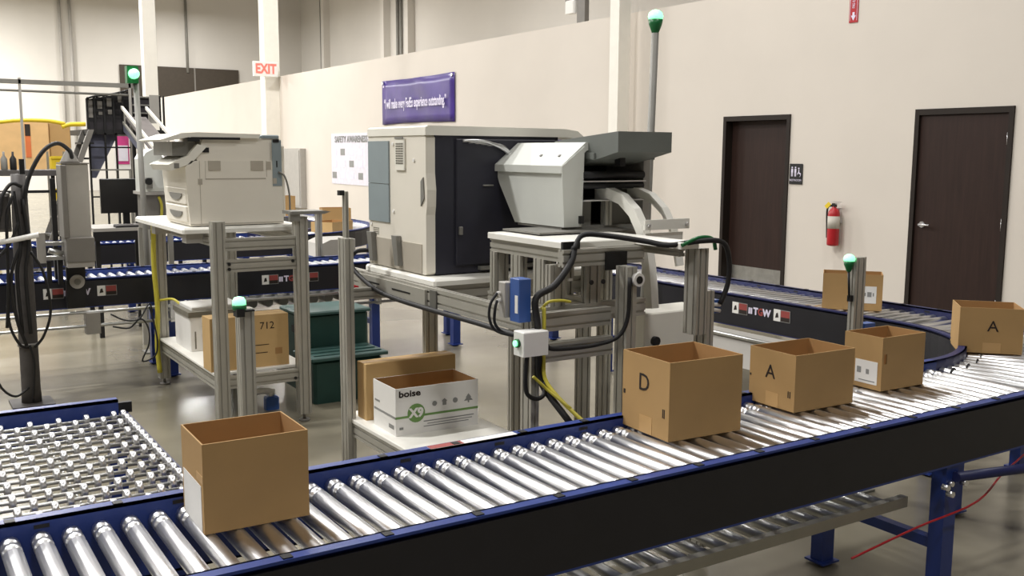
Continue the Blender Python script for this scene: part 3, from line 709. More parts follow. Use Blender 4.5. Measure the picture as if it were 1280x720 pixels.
# white paper box and kraft carton on the low shelf
t = carton('paper_box', 'open white printed paper box with green X9 disc on the low white shelf', (2.035, 4.205, .35), -.03, .455, .27, .235, None, 'paper', 'cardboard_in')
text('lettering', 'boise', .044, (.075, -.001, .205), t, 'ink', ROT_NY, local=True, bold=.0012, width=1.25)
part('stripe', MB().box(0, .455, -.0012, 0, .085, .096), 'print_green', t, local=True)
part('disc', MB().cyl((.11, 0, .105), (.11, -.002, .105), .047, 20), 'print_green', t, local=True)
text('lettering', 'X9', .062, (.11, -.003, .105), t, 'paper', ROT_NY, local=True, bold=.003)
part('icon', MB().cyl((.21, 0, .14), (.21, -.0015, .14), .013, 10), 'print_grey', t, local=True)
part('icon', MB().prism([(.255, .126), (.275, .126), (.275, .146), (.281, .146), (.265, .16), (.249, .146), (.255, .146)], 'y', -.0015, 0), 'print_grey', t, local=True)
part('icon', MB().cyl((.325, 0, .143), (.325, -.0015, .143), .014, 10), 'print_grey', t, local=True)
part('icon', MB().prism([(.396, .122), (.404, .122), (.404, .132), (.425, .132), (.41, .148), (.416, .148), (.40, .168), (.384, .148), (.39, .148), (.375, .132), (.396, .132)], 'y', -.0015, 0), 'print_grey', t, local=True)
part('small_print', MB().box(.15, .43, -.0012, 0, .055, .06).box(.17, .42, -.0012, 0, .042, .046).box(.15, .40, -.0012, 0, .03, .034).box(.02, .04, -.0012, 0, .03, .042), 'print_grey', t, local=True)
part('side_stripe', MB().box(-.0012, 0, 0, .26, .085, .096), 'print_grey', t, local=True)
for q in ((.19, .25, .13, .14), (.02, .08, .03, .05)): part('side_print', MB().box(-.0012, 0, *q), 'print_grey', t, local=True)
t = thing('carton', 'flat kraft carton standing on edge behind the white paper box', 'box', (2.3, 4.6, .35))
part('body', MB().bbox(2.035, 2.56, 4.545, 4.655, .35, .645, .003), 'cardboard_pale', t)
part('tape', MB().box(2.0345, 2.0355, 4.58, 4.62, .36, .645).box(2.035, 2.56, 4.58, 4.62, .645, .6456), 'tape', t)

# ---------------------------------------------------------------- feeder table and feeder
T3 = thing('feeder_table', 'tall aluminium profile stand under the white sheet feeder', 'table', (2.5, 3.4, 0))
part('post', vpost(2.135, 3.19, .038, .076, .05, 1.10), 'alu', T3)
part('post', vpost(2.56, 3.12, .05, .076, .05, 1.262), 'alu', T3)
part('post', vpost(2.815, 2.98, .06, .076, .98, 1.337), 'alu', T3)
part('post', vpost(2.866, 2.98, .038, .076, .05, 1.16), 'alu', T3)
part('post', vpost(3.1, 3.95, .038, .076, .05, 1.335), 'alu', T3)
feet(T3, ((2.135, 3.19), (2.56, 3.12), (2.866, 2.98), (3.1, 3.95)))
for (x, y, wx, wy, z0, z1) in ((2.37, 3.80, .076, .038, 1.088, 1.273), (2.36, 3.62, .038, .076, 1.088, 1.273), (2.36, 3.44, .038, .076, 1.088, 1.273), (2.345, 3.32, .076, .038, 1.088, 1.262), (2.53, 3.32, .076, .038, 1.088, 1.25), (2.60, 3.6, .038, .076, 1.088, 1.31)):
    part('riser', vpost(x, y, wx, wy, z0, z1), 'alu', T3)
part('cross_beam', profile(MB(), 'x', 3.18, 1.012, .038, .076, 2.195, 2.535), 'alu', T3)
part('cross_beam', profile(MB(), 'x', 3.3, 1.012, .038, .076, 2.195, 2.82), 'alu', T3)
part('riser_beam', profile(MB(), 'y', 2.345, 1.012, .038, .076, 3.338, 3.86), 'alu', T3)
part('riser_beam', profile(MB(), 'y', 2.58, 1.012, .038, .076, 3.338, 3.64), 'alu', T3)
part('cross_beam', profile(MB(), 'x', 3.17, .89, .038, .076, 2.155, 2.535), 'alu', T3)
part('top_beam', profile(MB(), 'x', 3.20, 1.262, .038, .07, 2.30, 2.72), 'alu', T3)
part('top_beam', profile(MB(), 'y', 2.345, 1.273, .038, .06, 3.24, 3.84), 'alu', T3)
part('top_beam', profile(MB(), 'y', 2.765, 1.298, .03, .038, 3.03, 3.8), 'alu', T3)
part('top_beam', profile(MB(), 'x', 3.80, 1.273, .038, .06, 2.385, 3.08), 'alu', T3)
part('tabletop', MB().bbox(2.33, 2.78, 3.24, 3.84, 1.333, 1.36, .004), 'white_board', T3)
part('side_board', MB().bbox(2.70, 2.80, 2.95, 3.8, 1.338, 1.366, .004), 'white_board', T3)
part('plate', MB().box(2.315, 2.40, 3.225, 3.24, 1.28, 1.362), 'black', T3, 'black cable plate')
part('plate', MB().box(2.51, 2.62, 3.19, 3.20, 1.24, 1.315), 'black', T3)
part('bolts', MB().cyl((2.41, 3.16, 1.2), (2.41, 3.155, 1.2), .01).cyl((2.47, 3.16, 1.2), (2.47, 3.155, 1.2), .01).cyl((2.56, 3.08, .9), (2.56, 3.075, .9), .01).cyl((2.56, 3.08, .86), (2.56, 3.075, .86), .01), 'black', T3)['kind'] = 'stuff'
part('round_fitting', MB().cyl((2.58, 3.08, 1.21), (2.58, 3.06, 1.21), .028, 16), 'paper', T3)
part('round_hole', MB().cyl((2.58, 3.06, 1.21), (2.58, 3.057, 1.21), .016, 16), 'black', T3)
part('enclosure', MB().bbox(2.92, 3.33, 3.42, 3.62, .62, .99, .006), 'lid', T3, 'pale enclosure with a black knob')
part('enclosure_leg', MB().box(2.95, 2.99, 3.5, 3.54, 0, .62).box(3.26, 3.30, 3.5, 3.54, 0, .62), 'alu', T3)
part('knob', MB().cyl((2.98, 3.42, .86), (2.98, 3.40, .86), .022, 14), 'black', T3)
part('light_strip', MB().box(2.40, 2.42, 3.30, 3.31, 1.19, 1.2), 'paper', T3)

t = thing('sensor_module', 'blue and grey sensor amplifier clipped to the feeder post', 'sensor', (2.08, 3.2, 1.07))
part('grey_case', MB().bbox(2.045, 2.085, 3.235, 3.285, 1.075, 1.215, .003), 'machine_grey', t)
part('blue_case', MB().bbox(2.06, 2.115, 3.155, 3.225, 1.065, 1.235, .003), 'elec_blue', t)
part('label', MB().box(2.0585, 2.06, 3.165, 3.185, 1.10, 1.17), 'paper', t)
part('rail_clip', MB().box(2.085, 2.118, 3.2, 3.27, 1.10, 1.13), 'alu_dark', t)
part('connector', MB().cyl((2.045, 3.27, 1.17), (2.03, 3.27, 1.17), .007).cyl((2.045, 3.27, 1.14), (2.03, 3.27, 1.14), .007), 'paper', t)
t = thing('button_box', 'small white button box with a lit green button on the feeder post', 'control box', (2.08, 3.15, .95))
part('case', MB().bbox(2.03, 2.145, 3.075, 3.15, .945, 1.04, .003), 'paper', t)
part('bezel', MB().cyl((2.03, 3.115, .995), (2.02, 3.115, .995), .017, 16), 'green_housing', t)
part('button', MB().cyl((2.02, 3.115, .995), (2.012, 3.115, .995), .012, 16), 'green_glow_core', t)
part('mount', MB().box(2.10, 2.12, 3.13, 3.16, .95, 1.0), 'alu_dark', t)
t = thing('blue_valve', 'small blue air valve on the right feeder post', 'valve', (2.93, 2.97, 1.06))
part('body', MB().box(2.894, 2.94, 2.96, 3.0, 1.06, 1.115), 'elec_blue', t)
part('fitting', MB().cyl((2.88, 2.955, 1.08), (2.93, 2.955, 1.07), .008).cyl((2.88, 2.955, 1.1), (2.93, 2.955, 1.095), .008), 'paper', t)

FD = thing('sheet_feeder', 'white hooded sheet feeder with open end on the tall stand', 'feeder', (2.85, 3.9, 1.366))
ya, yb = 3.715, 4.29
part('hood', MB().prism([(ya, 1.385), (4.12, 1.385), (4.265, 1.57), (4.28, 1.60), (4.28, 1.655), (ya, 1.655)], 'x', 2.655, 2.755), 'hood', FD)
part('hood_top', MB().prism([(2.64, 1.628), (2.64, 1.662), (2.775, 1.768), (2.84, 1.768), (2.84, 1.74), (2.78, 1.73), (2.70, 1.655), (2.66, 1.628)], 'y', ya, yb), 'hood', FD)
part('end_cheek', MB().prism([(2.655, 1.385), (2.755, 1.385), (2.765, 1.75), (2.64, 1.66)], 'y', ya-.006, ya), 'hood', FD)
part('base', MB().box(2.46, 3.14, 3.62, 3.92, 1.366, 1.374).box(2.66, 3.14, ya+.02, 4.1, 1.374, 1.386), 'grey_part', FD)
part('back_panel', MB().box(3.12, 3.16, ya, 4.2, 1.30, 1.72), 'machine_grey', FD)
part('rear_wall', MB().box(2.755, 3.12, 4.0, 4.03, 1.386, 1.74), 'black', FD)
part('top_cover', MB().prism([(3.66, 1.69), (3.66, 1.72), (4.2, 1.76), (4.2, 1.73)], 'x', 2.78, 3.14), 'tray_grey', FD)
part('guide_plate', MB().box(2.76, 3.12, ya-.02, 4.0, 1.588, 1.594), 'steel', FD)
part('guide_plate', MB().box(2.76, 3.12, ya-.01, 4.0, 1.50, 1.506), 'steel', FD)
part('drive_roller', MB().cyl((2.76, 3.72, 1.57), (3.12, 3.72, 1.57), .014, 10).cyl((2.76, 3.72, 1.62), (3.12, 3.72, 1.62), .018, 10), 'black_rubber', FD)
part('inner_post', vpost(2.92, 3.74, .038, .038, 1.386, 1.5), 'alu', FD)
for x0, x1 in ((2.77, 2.86), (2.98, 3.1)): part('inner_plate', MB().box(x0, x1, 3.78, 3.8, 1.386, 1.5), 'grey_part', FD)
part('latch', MB().box(2.735, 2.756, ya-.02, ya-.006, 1.40, 1.435), 'black', FD)
part('button_row', MB().prism([(2.69, 1.7035), (2.70, 1.7115), (2.698, 1.7135), (2.688, 1.7055)], 'y', 3.95, 3.965).prism([(2.69, 1.7035), (2.70, 1.7115), (2.698, 1.7135), (2.688, 1.7055)], 'y', 3.8, 3.815), 'grey_part', FD)
tr = part('input_tray', MB().prism([(3.50, 1.725), (3.50, 1.815), (3.98, 1.775), (3.98, 1.66), (3.8, 1.66)], 'x', 2.79, 3.10), 'tray_grey', FD)
part('tray_foot', MB().box(2.9, 2.93, 3.62, 3.66, 1.66, 1.74), 'black', tr)
CH = thing('output_chute', 'white curved drop chute leaving the end of the sheet feeder', 'chute', (2.95, 3.5, 1.0))
def rail_pts(off): return [(3.80, 1.555), (3.70, 1.56), (3.60, 1.535), (3.51, 1.475), (3.45, 1.395), (3.415, 1.31), (3.395, 1.22), (3.38, 1.13), (3.37, 1.04)]
def ribbon(x0, x1, pts, th):
    mb = MB(); n = len(pts); P = [Vector(p) for p in pts]; vs = []
    for i, p in enumerate(P):
        d = (P[min(i+1, n-1)]-P[max(i-1, 0)]).normalized(); q = Vector((d.y, -d.x))*th
        for (yy, zz) in (p, p+q):
            vs += [(x0, yy, zz), (x1, yy, zz)]
    fs = []
    for i in range(n-1):
        a = 4*i; c = a+4
        fs += [(a, a+1, c+1, c), (a+2, c+2, c+3, a+3), (a, c, c+2, a+2), (a+1, a+3, c+3, c+1)]
    fs += [(0, 2, 3, 1), (4*n-4, 4*n-3, 4*n-1, 4*n-2)]
    return mb.add(vs, fs)
part('chute_rail', ribbon(2.895, 2.905, rail_pts(0), -.05), 'white_board', CH)
part('chute_rail', ribbon(2.905, 2.935, rail_pts(0), -.006), 'white_board', CH)
part('chute_rail', ribbon(3.09, 3.10, [(y, z) for y, z in rail_pts(0)[:7]], -.05), 'white_board', CH)
part('chute_rail', ribbon(3.06, 3.09, [(y, z) for y, z in rail_pts(0)[:7]], -.006), 'white_board', CH)
part('cross_brace', MB().box(2.87, 3.13, 3.40, 3.41, 1.385, 1.43), 'white_board', CH)
part('cross_brace', MB().box(2.89, 3.11, 3.42, 3.43, 1.335, 1.37), 'white_board', CH)
part('screw', MB().cyl((2.89, 3.40, 1.405), (2.89, 3.39, 1.405), .008).cyl((3.11, 3.40, 1.405), (3.11, 3.39, 1.405), .008), 'steel', CH)

FD.location += Vector((-.05, -.085, 0)); CH.location += Vector((-.05, -.085, 0))
# cables on the frames
def cable(pts, r, m, label):
    return solo('cable', MB().tube(pts, r), m, label, 'cable', base=pts[-1])
cable([(2.20, 4.83, 1.20), (2.12, 4.85, 1.19), (2.10, 4.86, 1.12), (2.12, 4.7, 1.04), (2.135, 4.5, 1.0), (2.138, 4.1, .99), (2.14, 3.6, .99), (2.13, 3.3, .99), (2.10, 3.2, 1.01)], .012, 'black_rubber', 'black cable draped along the beam under the large printer')
cable([(2.36, 3.21, 1.34), (2.32, 3.18, 1.28), (2.22, 3.15, 1.2), (2.12, 3.13, 1.16), (2.13, 3.13, 1.05), (2.14, 3.135, .92), (2.15, 3.13, .82), (2.2, 3.0, .68)], .014, 'black_rubber', 'thick black cable bundle running down the front feeder post')
cable([(2.165, 3.14, 1.12), (2.16, 3.13, 1.05), (2.158, 3.128, .92), (2.16, 3.1, .82), (2.22, 2.95, .70), (2.27, 2.80, .63)], .008, 'yellow_cable', 'yellow cable running down beside the front feeder post')
cable([(2.165, 3.16, 1.11), (2.19, 3.14, 1.14), (2.25, 3.14, 1.14), (2.30, 3.15, 1.13)], .006, 'yellow_cable', 'short yellow cable end curling toward the risers')
cable([(2.09, 3.1, .86), (2.12, 3.09, .83), (2.15, 3.08, .80), (2.2, 3.0, .74)], .006, 'yellow_cable', 'thin yellow cable below the green button box')
cable([(2.06, 3.1, .945), (2.055, 3.1, .87), (2.06, 3.1, .80), (2.10, 3.1, .77), (2.14, 3.1, .78), (2.16, 3.12, .83)], .009, 'black_rubber', 'black cable looping under the green button box')
cable([(2.16, 3.12, .98), (2.19, 3.12, .955), (2.3, 3.13, .945), (2.42, 3.12, .95), (2.5, 3.09, .98), (2.54, 3.08, 1.06), (2.545, 3.08, 1.22)], .009, 'black_rubber', 'black cable slung from the front post up to the middle post')
cable([(2.35, 3.2, 1.33), (2.40, 3.21, 1.388), (2.50, 3.18, 1.385), (2.62, 3.08, 1.365), (2.68, 3.0, 1.352), (2.78, 2.93, 1.37), (2.90, 2.92, 1.36), (2.95, 2.93, 1.28), (2.955, 2.94, 1.18), (2.92, 2.945, 1.1)], .011, 'black_rubber', 'black cable arching over the stand end to the blue valve')
cable([(2.70, 2.945, 1.355), (2.78, 2.935, 1.383), (2.86, 2.94, 1.375), (2.88, 2.94, 1.33)], .008, 'green_housing', 'green cable looped at the end of the white side board')
cable([(2.03, 3.27, 1.17), (2.0, 3.27, 1.13), (1.995, 3.27, 1.07), (2.02, 3.25, 1.02), (2.1, 3.18, 1.0)], .006, 'black_rubber', 'outer thin black lead looping from the sensor module')
cable([(2.03, 3.27, 1.14), (2.015, 3.26, 1.11), (2.015, 3.26, 1.05), (2.05, 3.24, 1.01), (2.1, 3.2, 1.0)], .006, 'black_rubber', 'inner thin black lead looping from the sensor module')

# green totes and odds below
t = thing('tote', 'tall dark green plastic tote standing behind the white printer table', 'tote', (2.78, 6.8, 0))
part('body', MB().bbox(2.48, 3.0, 6.64, 7.04, 0, .56, .02), 'green_tote', t)
part('rim', MB().bbox(2.465, 3.015, 6.62, 7.06, .555, .58, .01), 'green_lid', t)
part('handle', MB().box(2.47, 2.49, 6.72, 6.82, .42, .47), 'black', t)
t = thing('tote', 'low dark green plastic tote with ribbed pale lid in front of the tall one', 'tote', (2.7, 6.4, 0))
part('body', MB().bbox(2.42, 2.93, 6.26, 6.58, 0, .30, .02), 'green_tote', t)
part('lid', MB().bbox(2.40, 2.97, 6.24, 6.61, .30, .325, .006), 'green_lid', t)
part('lid_ribs', MB().box(2.44, 2.94, 6.30, 6.32, .325, .332).box(2.44, 2.94, 6.40, 6.42, .325, .332).box(2.44, 2.94, 6.50, 6.52, .325, .332), 'green_lid', t)
solo('red_rag', MB().lathe([(.01, 0), (.03, .01), (.036, .05), (.03, .1), (.034, .14), (.012, .16)], (3.22, 7.55, .605), (1, 0, .02), 10), 'red', 'rolled red rag resting on the pipe under the crossing conveyor', 'rag')
t = thing('spray_gun', 'small blue and white tool lying on the floor under the white printer table', 'tool', (2.1, 6.3, 0))
part('body', MB().bbox(2.09, 2.18, 6.28, 6.35, 0, .09, .01), 'elec_blue', t)
part('handle', MB().tube([(2.0, 6.36, .105), (2.08, 6.34, .125), (2.16, 6.32, .11)], .022), 'paper', t)
part('pin', MB().box(2.12, 2.14, 6.30, 6.33, .088, .11), 'paper', t)

# ---------------------------------------------------------------- left side: cable pole, label machine
t = thing('cable_pole', 'dark steel pole wrapped in black cables at the left edge', 'pole', (.79, 7.3, 0))
part('pole', MB().lathe([(.065, 0), (.06, .1), (.058, 1.0), (.05, 1.35), (.045, 1.56)], (.79, 7.3, 0), (0, 0, 1), 14), 'pole_dark', t)
part('base_plate', MB().box(.66, .92, 7.16, 7.43, 0, .015), 'pole_dark', t)
part('top_stub', MB().box(.80, .83, 7.28, 7.31, 1.5, 1.66), 'black', t)
part('cable_tie', MB().lathe([(.062, 0), (.068, .005), (.068, .02), (.062, .025)], (.79, 7.3, .4), (0, 0, 1), 14), 'grey_part', t)
part('side_arm', MB().cyl((.3, 7.2, 1.06), (.88, 7.2, 1.16), .018, 10), 'paper', t, 'pale round arm')
CBL = [
 ([(.80, 7.24, 1.3), (.84, 7.23, 1.52), (.93, 7.22, 1.70), (1.03, 7.25, 1.765), (1.11, 7.3, 1.72), (1.14, 7.38, 1.67)], .014, 'thick black hose arching from the pole top to the grey machine'),
 ([(.80, 7.23, 1.48), (.74, 7.22, 1.5), (.68, 7.2, 1.42), (.66, 7.2, 1.3), (.6, 7.18, 1.1), (.56, 7.18, .9)], .012, 'black cable hanging left from the pole top'),
 ([(.74, 7.22, 1.42), (.70, 7.2, 1.3), (.69, 7.2, 1.1), (.68, 7.2, .8), (.66, 7.22, .55)], .010, 'straight black cable hanging left of the pole'),
 ([(.77, 7.22, 1.25), (.70, 7.2, 1.1), (.60, 7.18, 1.0), (.5, 7.18, .96)], .010, 'black cable sagging out of the frame at the left edge'),
 ([(.80, 7.23, 1.15), (.73, 7.21, 1.0), (.70, 7.2, .85), (.72, 7.2, .6), (.77, 7.22, .42)], .011, 'black cable loop tied to the pole at shin height left side'),
 ([(.67, 7.22, .70), (.68, 7.21, .55), (.73, 7.21, .43), (.78, 7.23, .40)], .009, 'lower black loop tied to the pole near its left foot'),
 ([(.83, 7.23, 1.05), (.90, 7.22, .9), (.93, 7.22, .65), (.88, 7.22, .48), (.82, 7.23, .40)], .009, 'black loop tied to the pole on its right side'),
 ([(.79, 7.22, .42), (.81, 7.215, .3), (.80, 7.215, .15), (.79, 7.22, .03)], .008, 'thin black cable down the pole front to its foot'),
 ([(.56, 7.2, .30), (.60, 7.18, .16), (.68, 7.18, .09), (.77, 7.22, .13)], .008, 'black loop beside the pole foot'),
 ([(.80, 7.23, 1.4), (.82, 7.22, 1.1), (.79, 7.21, .9), (.80, 7.21, .5)], .013, 'thick black cable taped down the pole front'),
 ([(.75, 7.24, 1.45), (.77, 7.22, 1.1), (.74, 7.22, .9), (.75, 7.22, .5)], .012, 'second thick black cable taped to the pole')]
for pts, r, l in CBL: cable(pts, r, 'black_rubber', l)
t = thing('cable_box', 'dark grey control box hung among the cables on the pole', 'control box', (.66, 7.35, 1.2))
part('case', MB().bbox(.56, .735, 7.3, 7.42, 1.18, 1.44, .008), 'machine_grey_dark', t)
part('cover', MB().bbox(.575, .72, 7.29, 7.3, 1.2, 1.42, .004), 'pole_dark', t)

LM = thing('label_machine', 'tall grey labelling machine head standing on the crossing conveyor', 'machine', (1.16, 7.5, .6))
part('column_body', MB().bbox(1.095, 1.24, 7.38, 7.56, 1.12, 1.625, .004), 'machine_grey', LM)
part('side_cover', MB().bbox(1.06, 1.095, 7.36, 7.56, 1.12, 1.62, .004), 'machine_grey_dark', LM)
part('cap', MB().box(1.065, 1.245, 7.37, 7.57, 1.625, 1.634), 'machine_grey_dark', LM)
part('funnel', MB().lathe([(.065, 0), (.06, .01), (.018, .09), (.012, .1)], (1.135, 7.46, 1.634), (0, 0, 1), 12), 'machine_grey_dark', LM)
part('lower_case', MB().bbox(1.07, 1.255, 7.36, 7.58, .95, 1.12, .006), 'machine_grey_dark', LM)
part('bottom_plate', MB().box(1.075, 1.25, 7.37, 7.57, .91, .95), 'machine_grey', LM)
part('black_mount', MB().box(1.09, 1.215, 7.56, 7.60, .66, .92).box(1.085, 1.20, 7.55, 7.628, .60, .80), 'black', LM)
part('gauge', MB().cyl((1.155, 7.55, .79), (1.155, 7.535, .79), .05, 24), 'machine_grey', LM, 'round grey disc')
part('gauge_hub', MB().cyl((1.155, 7.535, .79), (1.155, 7.525, .79), .022, 16), 'grey_part', LM)
part('side_plate', MB().box(.90, .955, 7.48, 7.5, .94, 1.15), 'machine_grey', LM)
part('side_mechanism', MB().box(.955, 1.07, 7.46, 7.54, .96, .985).box(.955, 1.07, 7.46, 7.54, 1.06, 1.085).cyl((.97, 7.46, 1.03), (1.06, 7.46, 1.0), .02), 'galv', LM)
part('side_foot', MB().box(.955, .985, 7.48, 7.5, .78, .95).box(1.03, 1.06, 7.5, 7.55, .78, .96), 'black', LM)
part('back_post', MB().box(1.03, 1.058, 7.66, 7.70, .8, 1.52), 'black', LM, 'dark upright post behind the machine')

# floor cable tangle near the left
cable([(1.63, 7.40, .55), (1.60, 7.36, .62), (1.52, 7.33, .52), (1.42, 7.33, .52), (1.33, 7.33, .57)], .006, 'black_rubber', 'black cord hanging loose beside the yellow cable, upper strand')
cable([(1.60, 7.36, .60), (1.62, 7.34, .5), (1.64, 7.33, .35), (1.62, 7.33, .24), (1.53, 7.33, .21), (1.58, 7.33, .33), (1.58, 7.33, .45), (1.53, 7.33, .52), (1.45, 7.33, .46), (1.34, 7.33, .48)], .006, 'black_rubber', 'black cord looping low between the pole and the white table')

# ---------------------------------------------------------------- computer table behind
t = thing('computer_table', 'small black edged work table behind the crossing conveyor', 'table', (1.9, 9.8, 0))
part('tabletop', MB().box(1.62, 2.14, 9.55, 10.1, .985, 1.015), 'machine_grey', t)
part('apron', MB().box(1.62, 2.14, 9.55, 9.58, .90, .985), 'black', t)
for (x, y) in ((1.66, 9.6), (2.1, 9.6), (1.66, 10.05), (2.1, 10.05)): part('leg', MB().box(x-.02, x+.02, y-.02, y+.02, 0, .985), 'black', t)
t = thing('computer_monitor', 'black flat computer monitor on the work table', 'monitor', (1.95, 9.75, 1.015))
part('screen', MB().bbox(1.73, 2.08, 9.74, 9.78, 1.14, 1.46, .006), 'screen', t)
part('neck', MB().box(1.93, 1.99, 9.78, 9.81, 1.03, 1.25), 'black', t)
part('foot', MB().lathe([(.11, 0), (.11, .01), (.04, .018)], (1.96, 9.76, 1.015), (0, 0, 1), 20), 'black', t)
t = thing('keyboard', 'dark keyboard lying in front of the monitor', 'keyboard', (1.95, 9.62, 1.015))
part('case', MB().prism([(9.57, 1.015), (9.69, 1.015), (9.69, 1.04), (9.57, 1.028)], 'x', 1.82, 2.08), 'black', t)
part('keys', MB().prism([(9.58, 1.029), (9.68, 1.0385), (9.68, 1.043), (9.58, 1.034)], 'x', 1.835, 2.065), 'pole_dark', t)
t = thing('label_printer', 'small white round topped label printer behind the white laser printer', 'printer', (2.0, 8.95, 1.37))
part('case', MB().prism([(1.91, 1.372), (2.09, 1.372), (2.11, 1.45), (2.10, 1.62), (2.06, 1.70), (2.0, 1.735), (1.94, 1.70), (1.91, 1.65)], 'y', 8.8, 9.1), 'hood', t)
part('knob', MB().cyl((1.95, 8.8, 1.46), (1.95, 8.76, 1.46), .03, 12), 'black', t)
part('bracket', MB().box(1.93, 1.98, 8.77, 8.8, 1.40, 1.49), 'grey_part', t)
t = thing('equipment_stand', 'grey steel stand with cables inside below the small white printer', 'stand', (2.0, 8.95, 0))
part('top_plate', MB().box(1.89, 2.14, 8.76, 9.12, 1.345, 1.37), 'machine_grey', t)
part('cabinet', MB().box(1.92, 2.13, 8.8, 9.1, 1.05, 1.345), 'machine_grey_dark', t)
for (x, y) in ((1.93, 8.82), (2.12, 8.82), (1.93, 9.08), (2.12, 9.08)): part('leg', MB().box(x-.02, x+.02, y-.02, y+.02, 0, 1.05), 'alu', t)
part('cable', MB().tube([(2.03, 8.79, 1.33), (2.05, 8.785, 1.25), (2.04, 8.785, 1.1)], .012), 'yellow_cable', t)

# distant posts by the conveyors
t = thing('sensor_post', 'slim aluminium post between the two printers by the distant conveyor', 'post', (3.34, 8.45, 0))
part('post', vpost(3.34, 8.45, .05, .05, 0, 1.17), 'alu', t)
part('cap', MB().box(3.30, 3.385, 8.41, 8.49, 1.17, 1.19), 'grey_part', t)
t = carton('carton', 'small brown box beside the grey cabinet on the distant line', (4.98, 14.0, RT), 0, .2, .25, .30)
t = carton('carton', 'shallow tan box right of the white laser printer on the distant line', (4.5, 10.95, RT), .6, .45, .3, .12, None, 'cardboard_pale')
t = thing('control_box', 'small blue control box under the distant curve', 'control box', (4.05, 10.3, 0))
part('case', MB().bbox(3.95, 4.15, 10.25, 10.4, .45, .72, .01), 'elec_blue', t)
part('stand', MB().box(4.03, 4.07, 10.3, 10.34, 0, .45), 'alu', t)
t = thing('motor_cover', 'rounded grey motor cover between the far conveyor and the crossing conveyor', 'cover', (3.75, 9.2, 0))
part('cover', MB().prism([(3.56, .7), (3.98, .7), (3.98, .86), (3.72, .86), (3.62, .82)], 'y', 9.1, 9.5), 'machine_grey', t)
part('stand', MB().box(3.7, 3.76, 9.2, 9.26, 0, .7).box(3.9, 3.96, 9.2, 9.26, 0, .7), 'alu', t)

# ---------------------------------------------------------------- catwalk, stair, incline
CW = thing('catwalk', 'black guarded steel catwalk on thin dark posts above the computer', 'catwalk', (2.9, 14.5, 0))
part('deck', MB().box(2.40, 3.45, 14.2, 15.6, 1.93, 2.0), 'black', CW)
pts = [(2.41, 2.40), (2.50, 2.43), (2.62, 2.45), (2.74, 2.47), (2.86, 2.50), (2.97, 2.54)]
for i, (x, z) in enumerate(pts): part('guard_post', MB().box(x-.012, x+.012, 14.18, 14.22, 1.95, z), 'black', CW)
for i in range(5):
    (xa, za), (xb, zb) = pts[i], pts[i+1]
    g = MB().prism([(xa, 1.97), (xb, 1.97), (xb, zb-.02), (xa, za-.02)], 'y', 14.206, 14.216)
    part('kick_panel', g, 'mesh_black', CW)
    g = MB(); n = 7
    for k in range(n+1):
        x = xa+(xb-xa)*k/n; g.box(x-.003, x+.003, 14.2, 14.206, 2.1, za-.01)
        z = 2.15+(za-2.16)*k/n; g.box(xa, xb, 14.2, 14.206, z-.004, z+.004)
    part('mesh_infill', g, 'black', CW)['kind'] = 'stuff'
    part('top_rail', MB().cyl((xa, 14.2, za), (xb, 14.2, zb), .014, 8), 'black', CW)
for q in ((2.425, 2.48, 2.15, 2.38), (2.80, 2.86, 2.36, 2.46), (2.54, 2.60, 2.27, 2.37), (2.66, 2.72, 2.3, 2.41), (2.55, 2.60, 2.19, 2.23), (2.67, 2.72, 2.2, 2.26)): part('see_through_patch', MB().box(q[0], q[1], 14.195, 14.199, q[2], q[3]), 'machine_grey_dark', CW)  # grey patches added for spots where the guard mesh is see-through
for (x0, x1, z0, z1) in ((3.02, 3.36, 2.12, 2.47), ):
    part('rear_guard', MB().box(x0, x1, 14.6, 14.62, z0, z1), 'mesh_black', CW)
    for k in range(4): part('rear_rail', MB().box(x0-.1, x1, 14.57, 14.6, z0+k*.11, z0+.02+k*.11), 'grey_part', CW)
part('rear_panel', MB().box(3.28, 3.42, 14.5, 14.52, 2.1, 2.49), 'machine_grey', CW)
for x in (3.42, 3.47): part('guard_post', MB().box(x-.012, x+.012, 14.5, 14.53, 1.95, 2.48), 'black', CW)
for x in (2.42, 2.62, 2.76, 2.95, 3.05): part('support_post', MB().box(x-.012, x+.012, 14.2, 14.23, 0, 1.95), 'black', CW)
for z in (1.76, 1.46, 1.1): part('tie_bar', MB().box(2.42, 3.05, 14.19, 14.2, z-.01, z+.01), 'grey_part' if z == 1.46 else 'black', CW)
ST = thing('stair', 'steep steel stair with slate grey shade panel dropping left from the catwalk', 'stair', (2.3, 14.2, 0))
part('under_stair_shade', MB().prism([(2.44, 1.93), (2.80, 1.93), (2.50, 1.35), (2.44, 1.35)], 'y', 14.3, 14.34), 'slate', ST)  # slate coloured sheet put in for the shade under the stair
for dy in (0, .5): part('stringer', MB().prism([(2.38, 1.99), (2.45, 1.99), (1.70, .0), (1.62, .0)], 'y', 14.0+dy, 14.03+dy), 'machine_grey_dark', ST)
for k in range(9):
    z = .2+k*.2; x = 1.73+.36*k*.2
    part('tread', MB().box(x-.02, x+.14, 14.03, 14.5, z, z+.025), 'black', ST)
IC = thing('incline_conveyor', 'sloping belt conveyor with silver side rails rising to the catwalk', 'conveyor', (2.95, 12.4, 0))
def slope(y): return 2.27-(13.9-y)*.31
def bar(x0, x1, ya, yb, d0, d1): return MB().prism([(ya, slope(ya)+d0), (yb, slope(yb)+d0), (yb, slope(yb)+d1), (ya, slope(ya)+d1)], 'x', x0, x1)
part('belt', bar(2.83, 3.10, 10.6, 13.95, -.14, -.12), 'belt', IC)
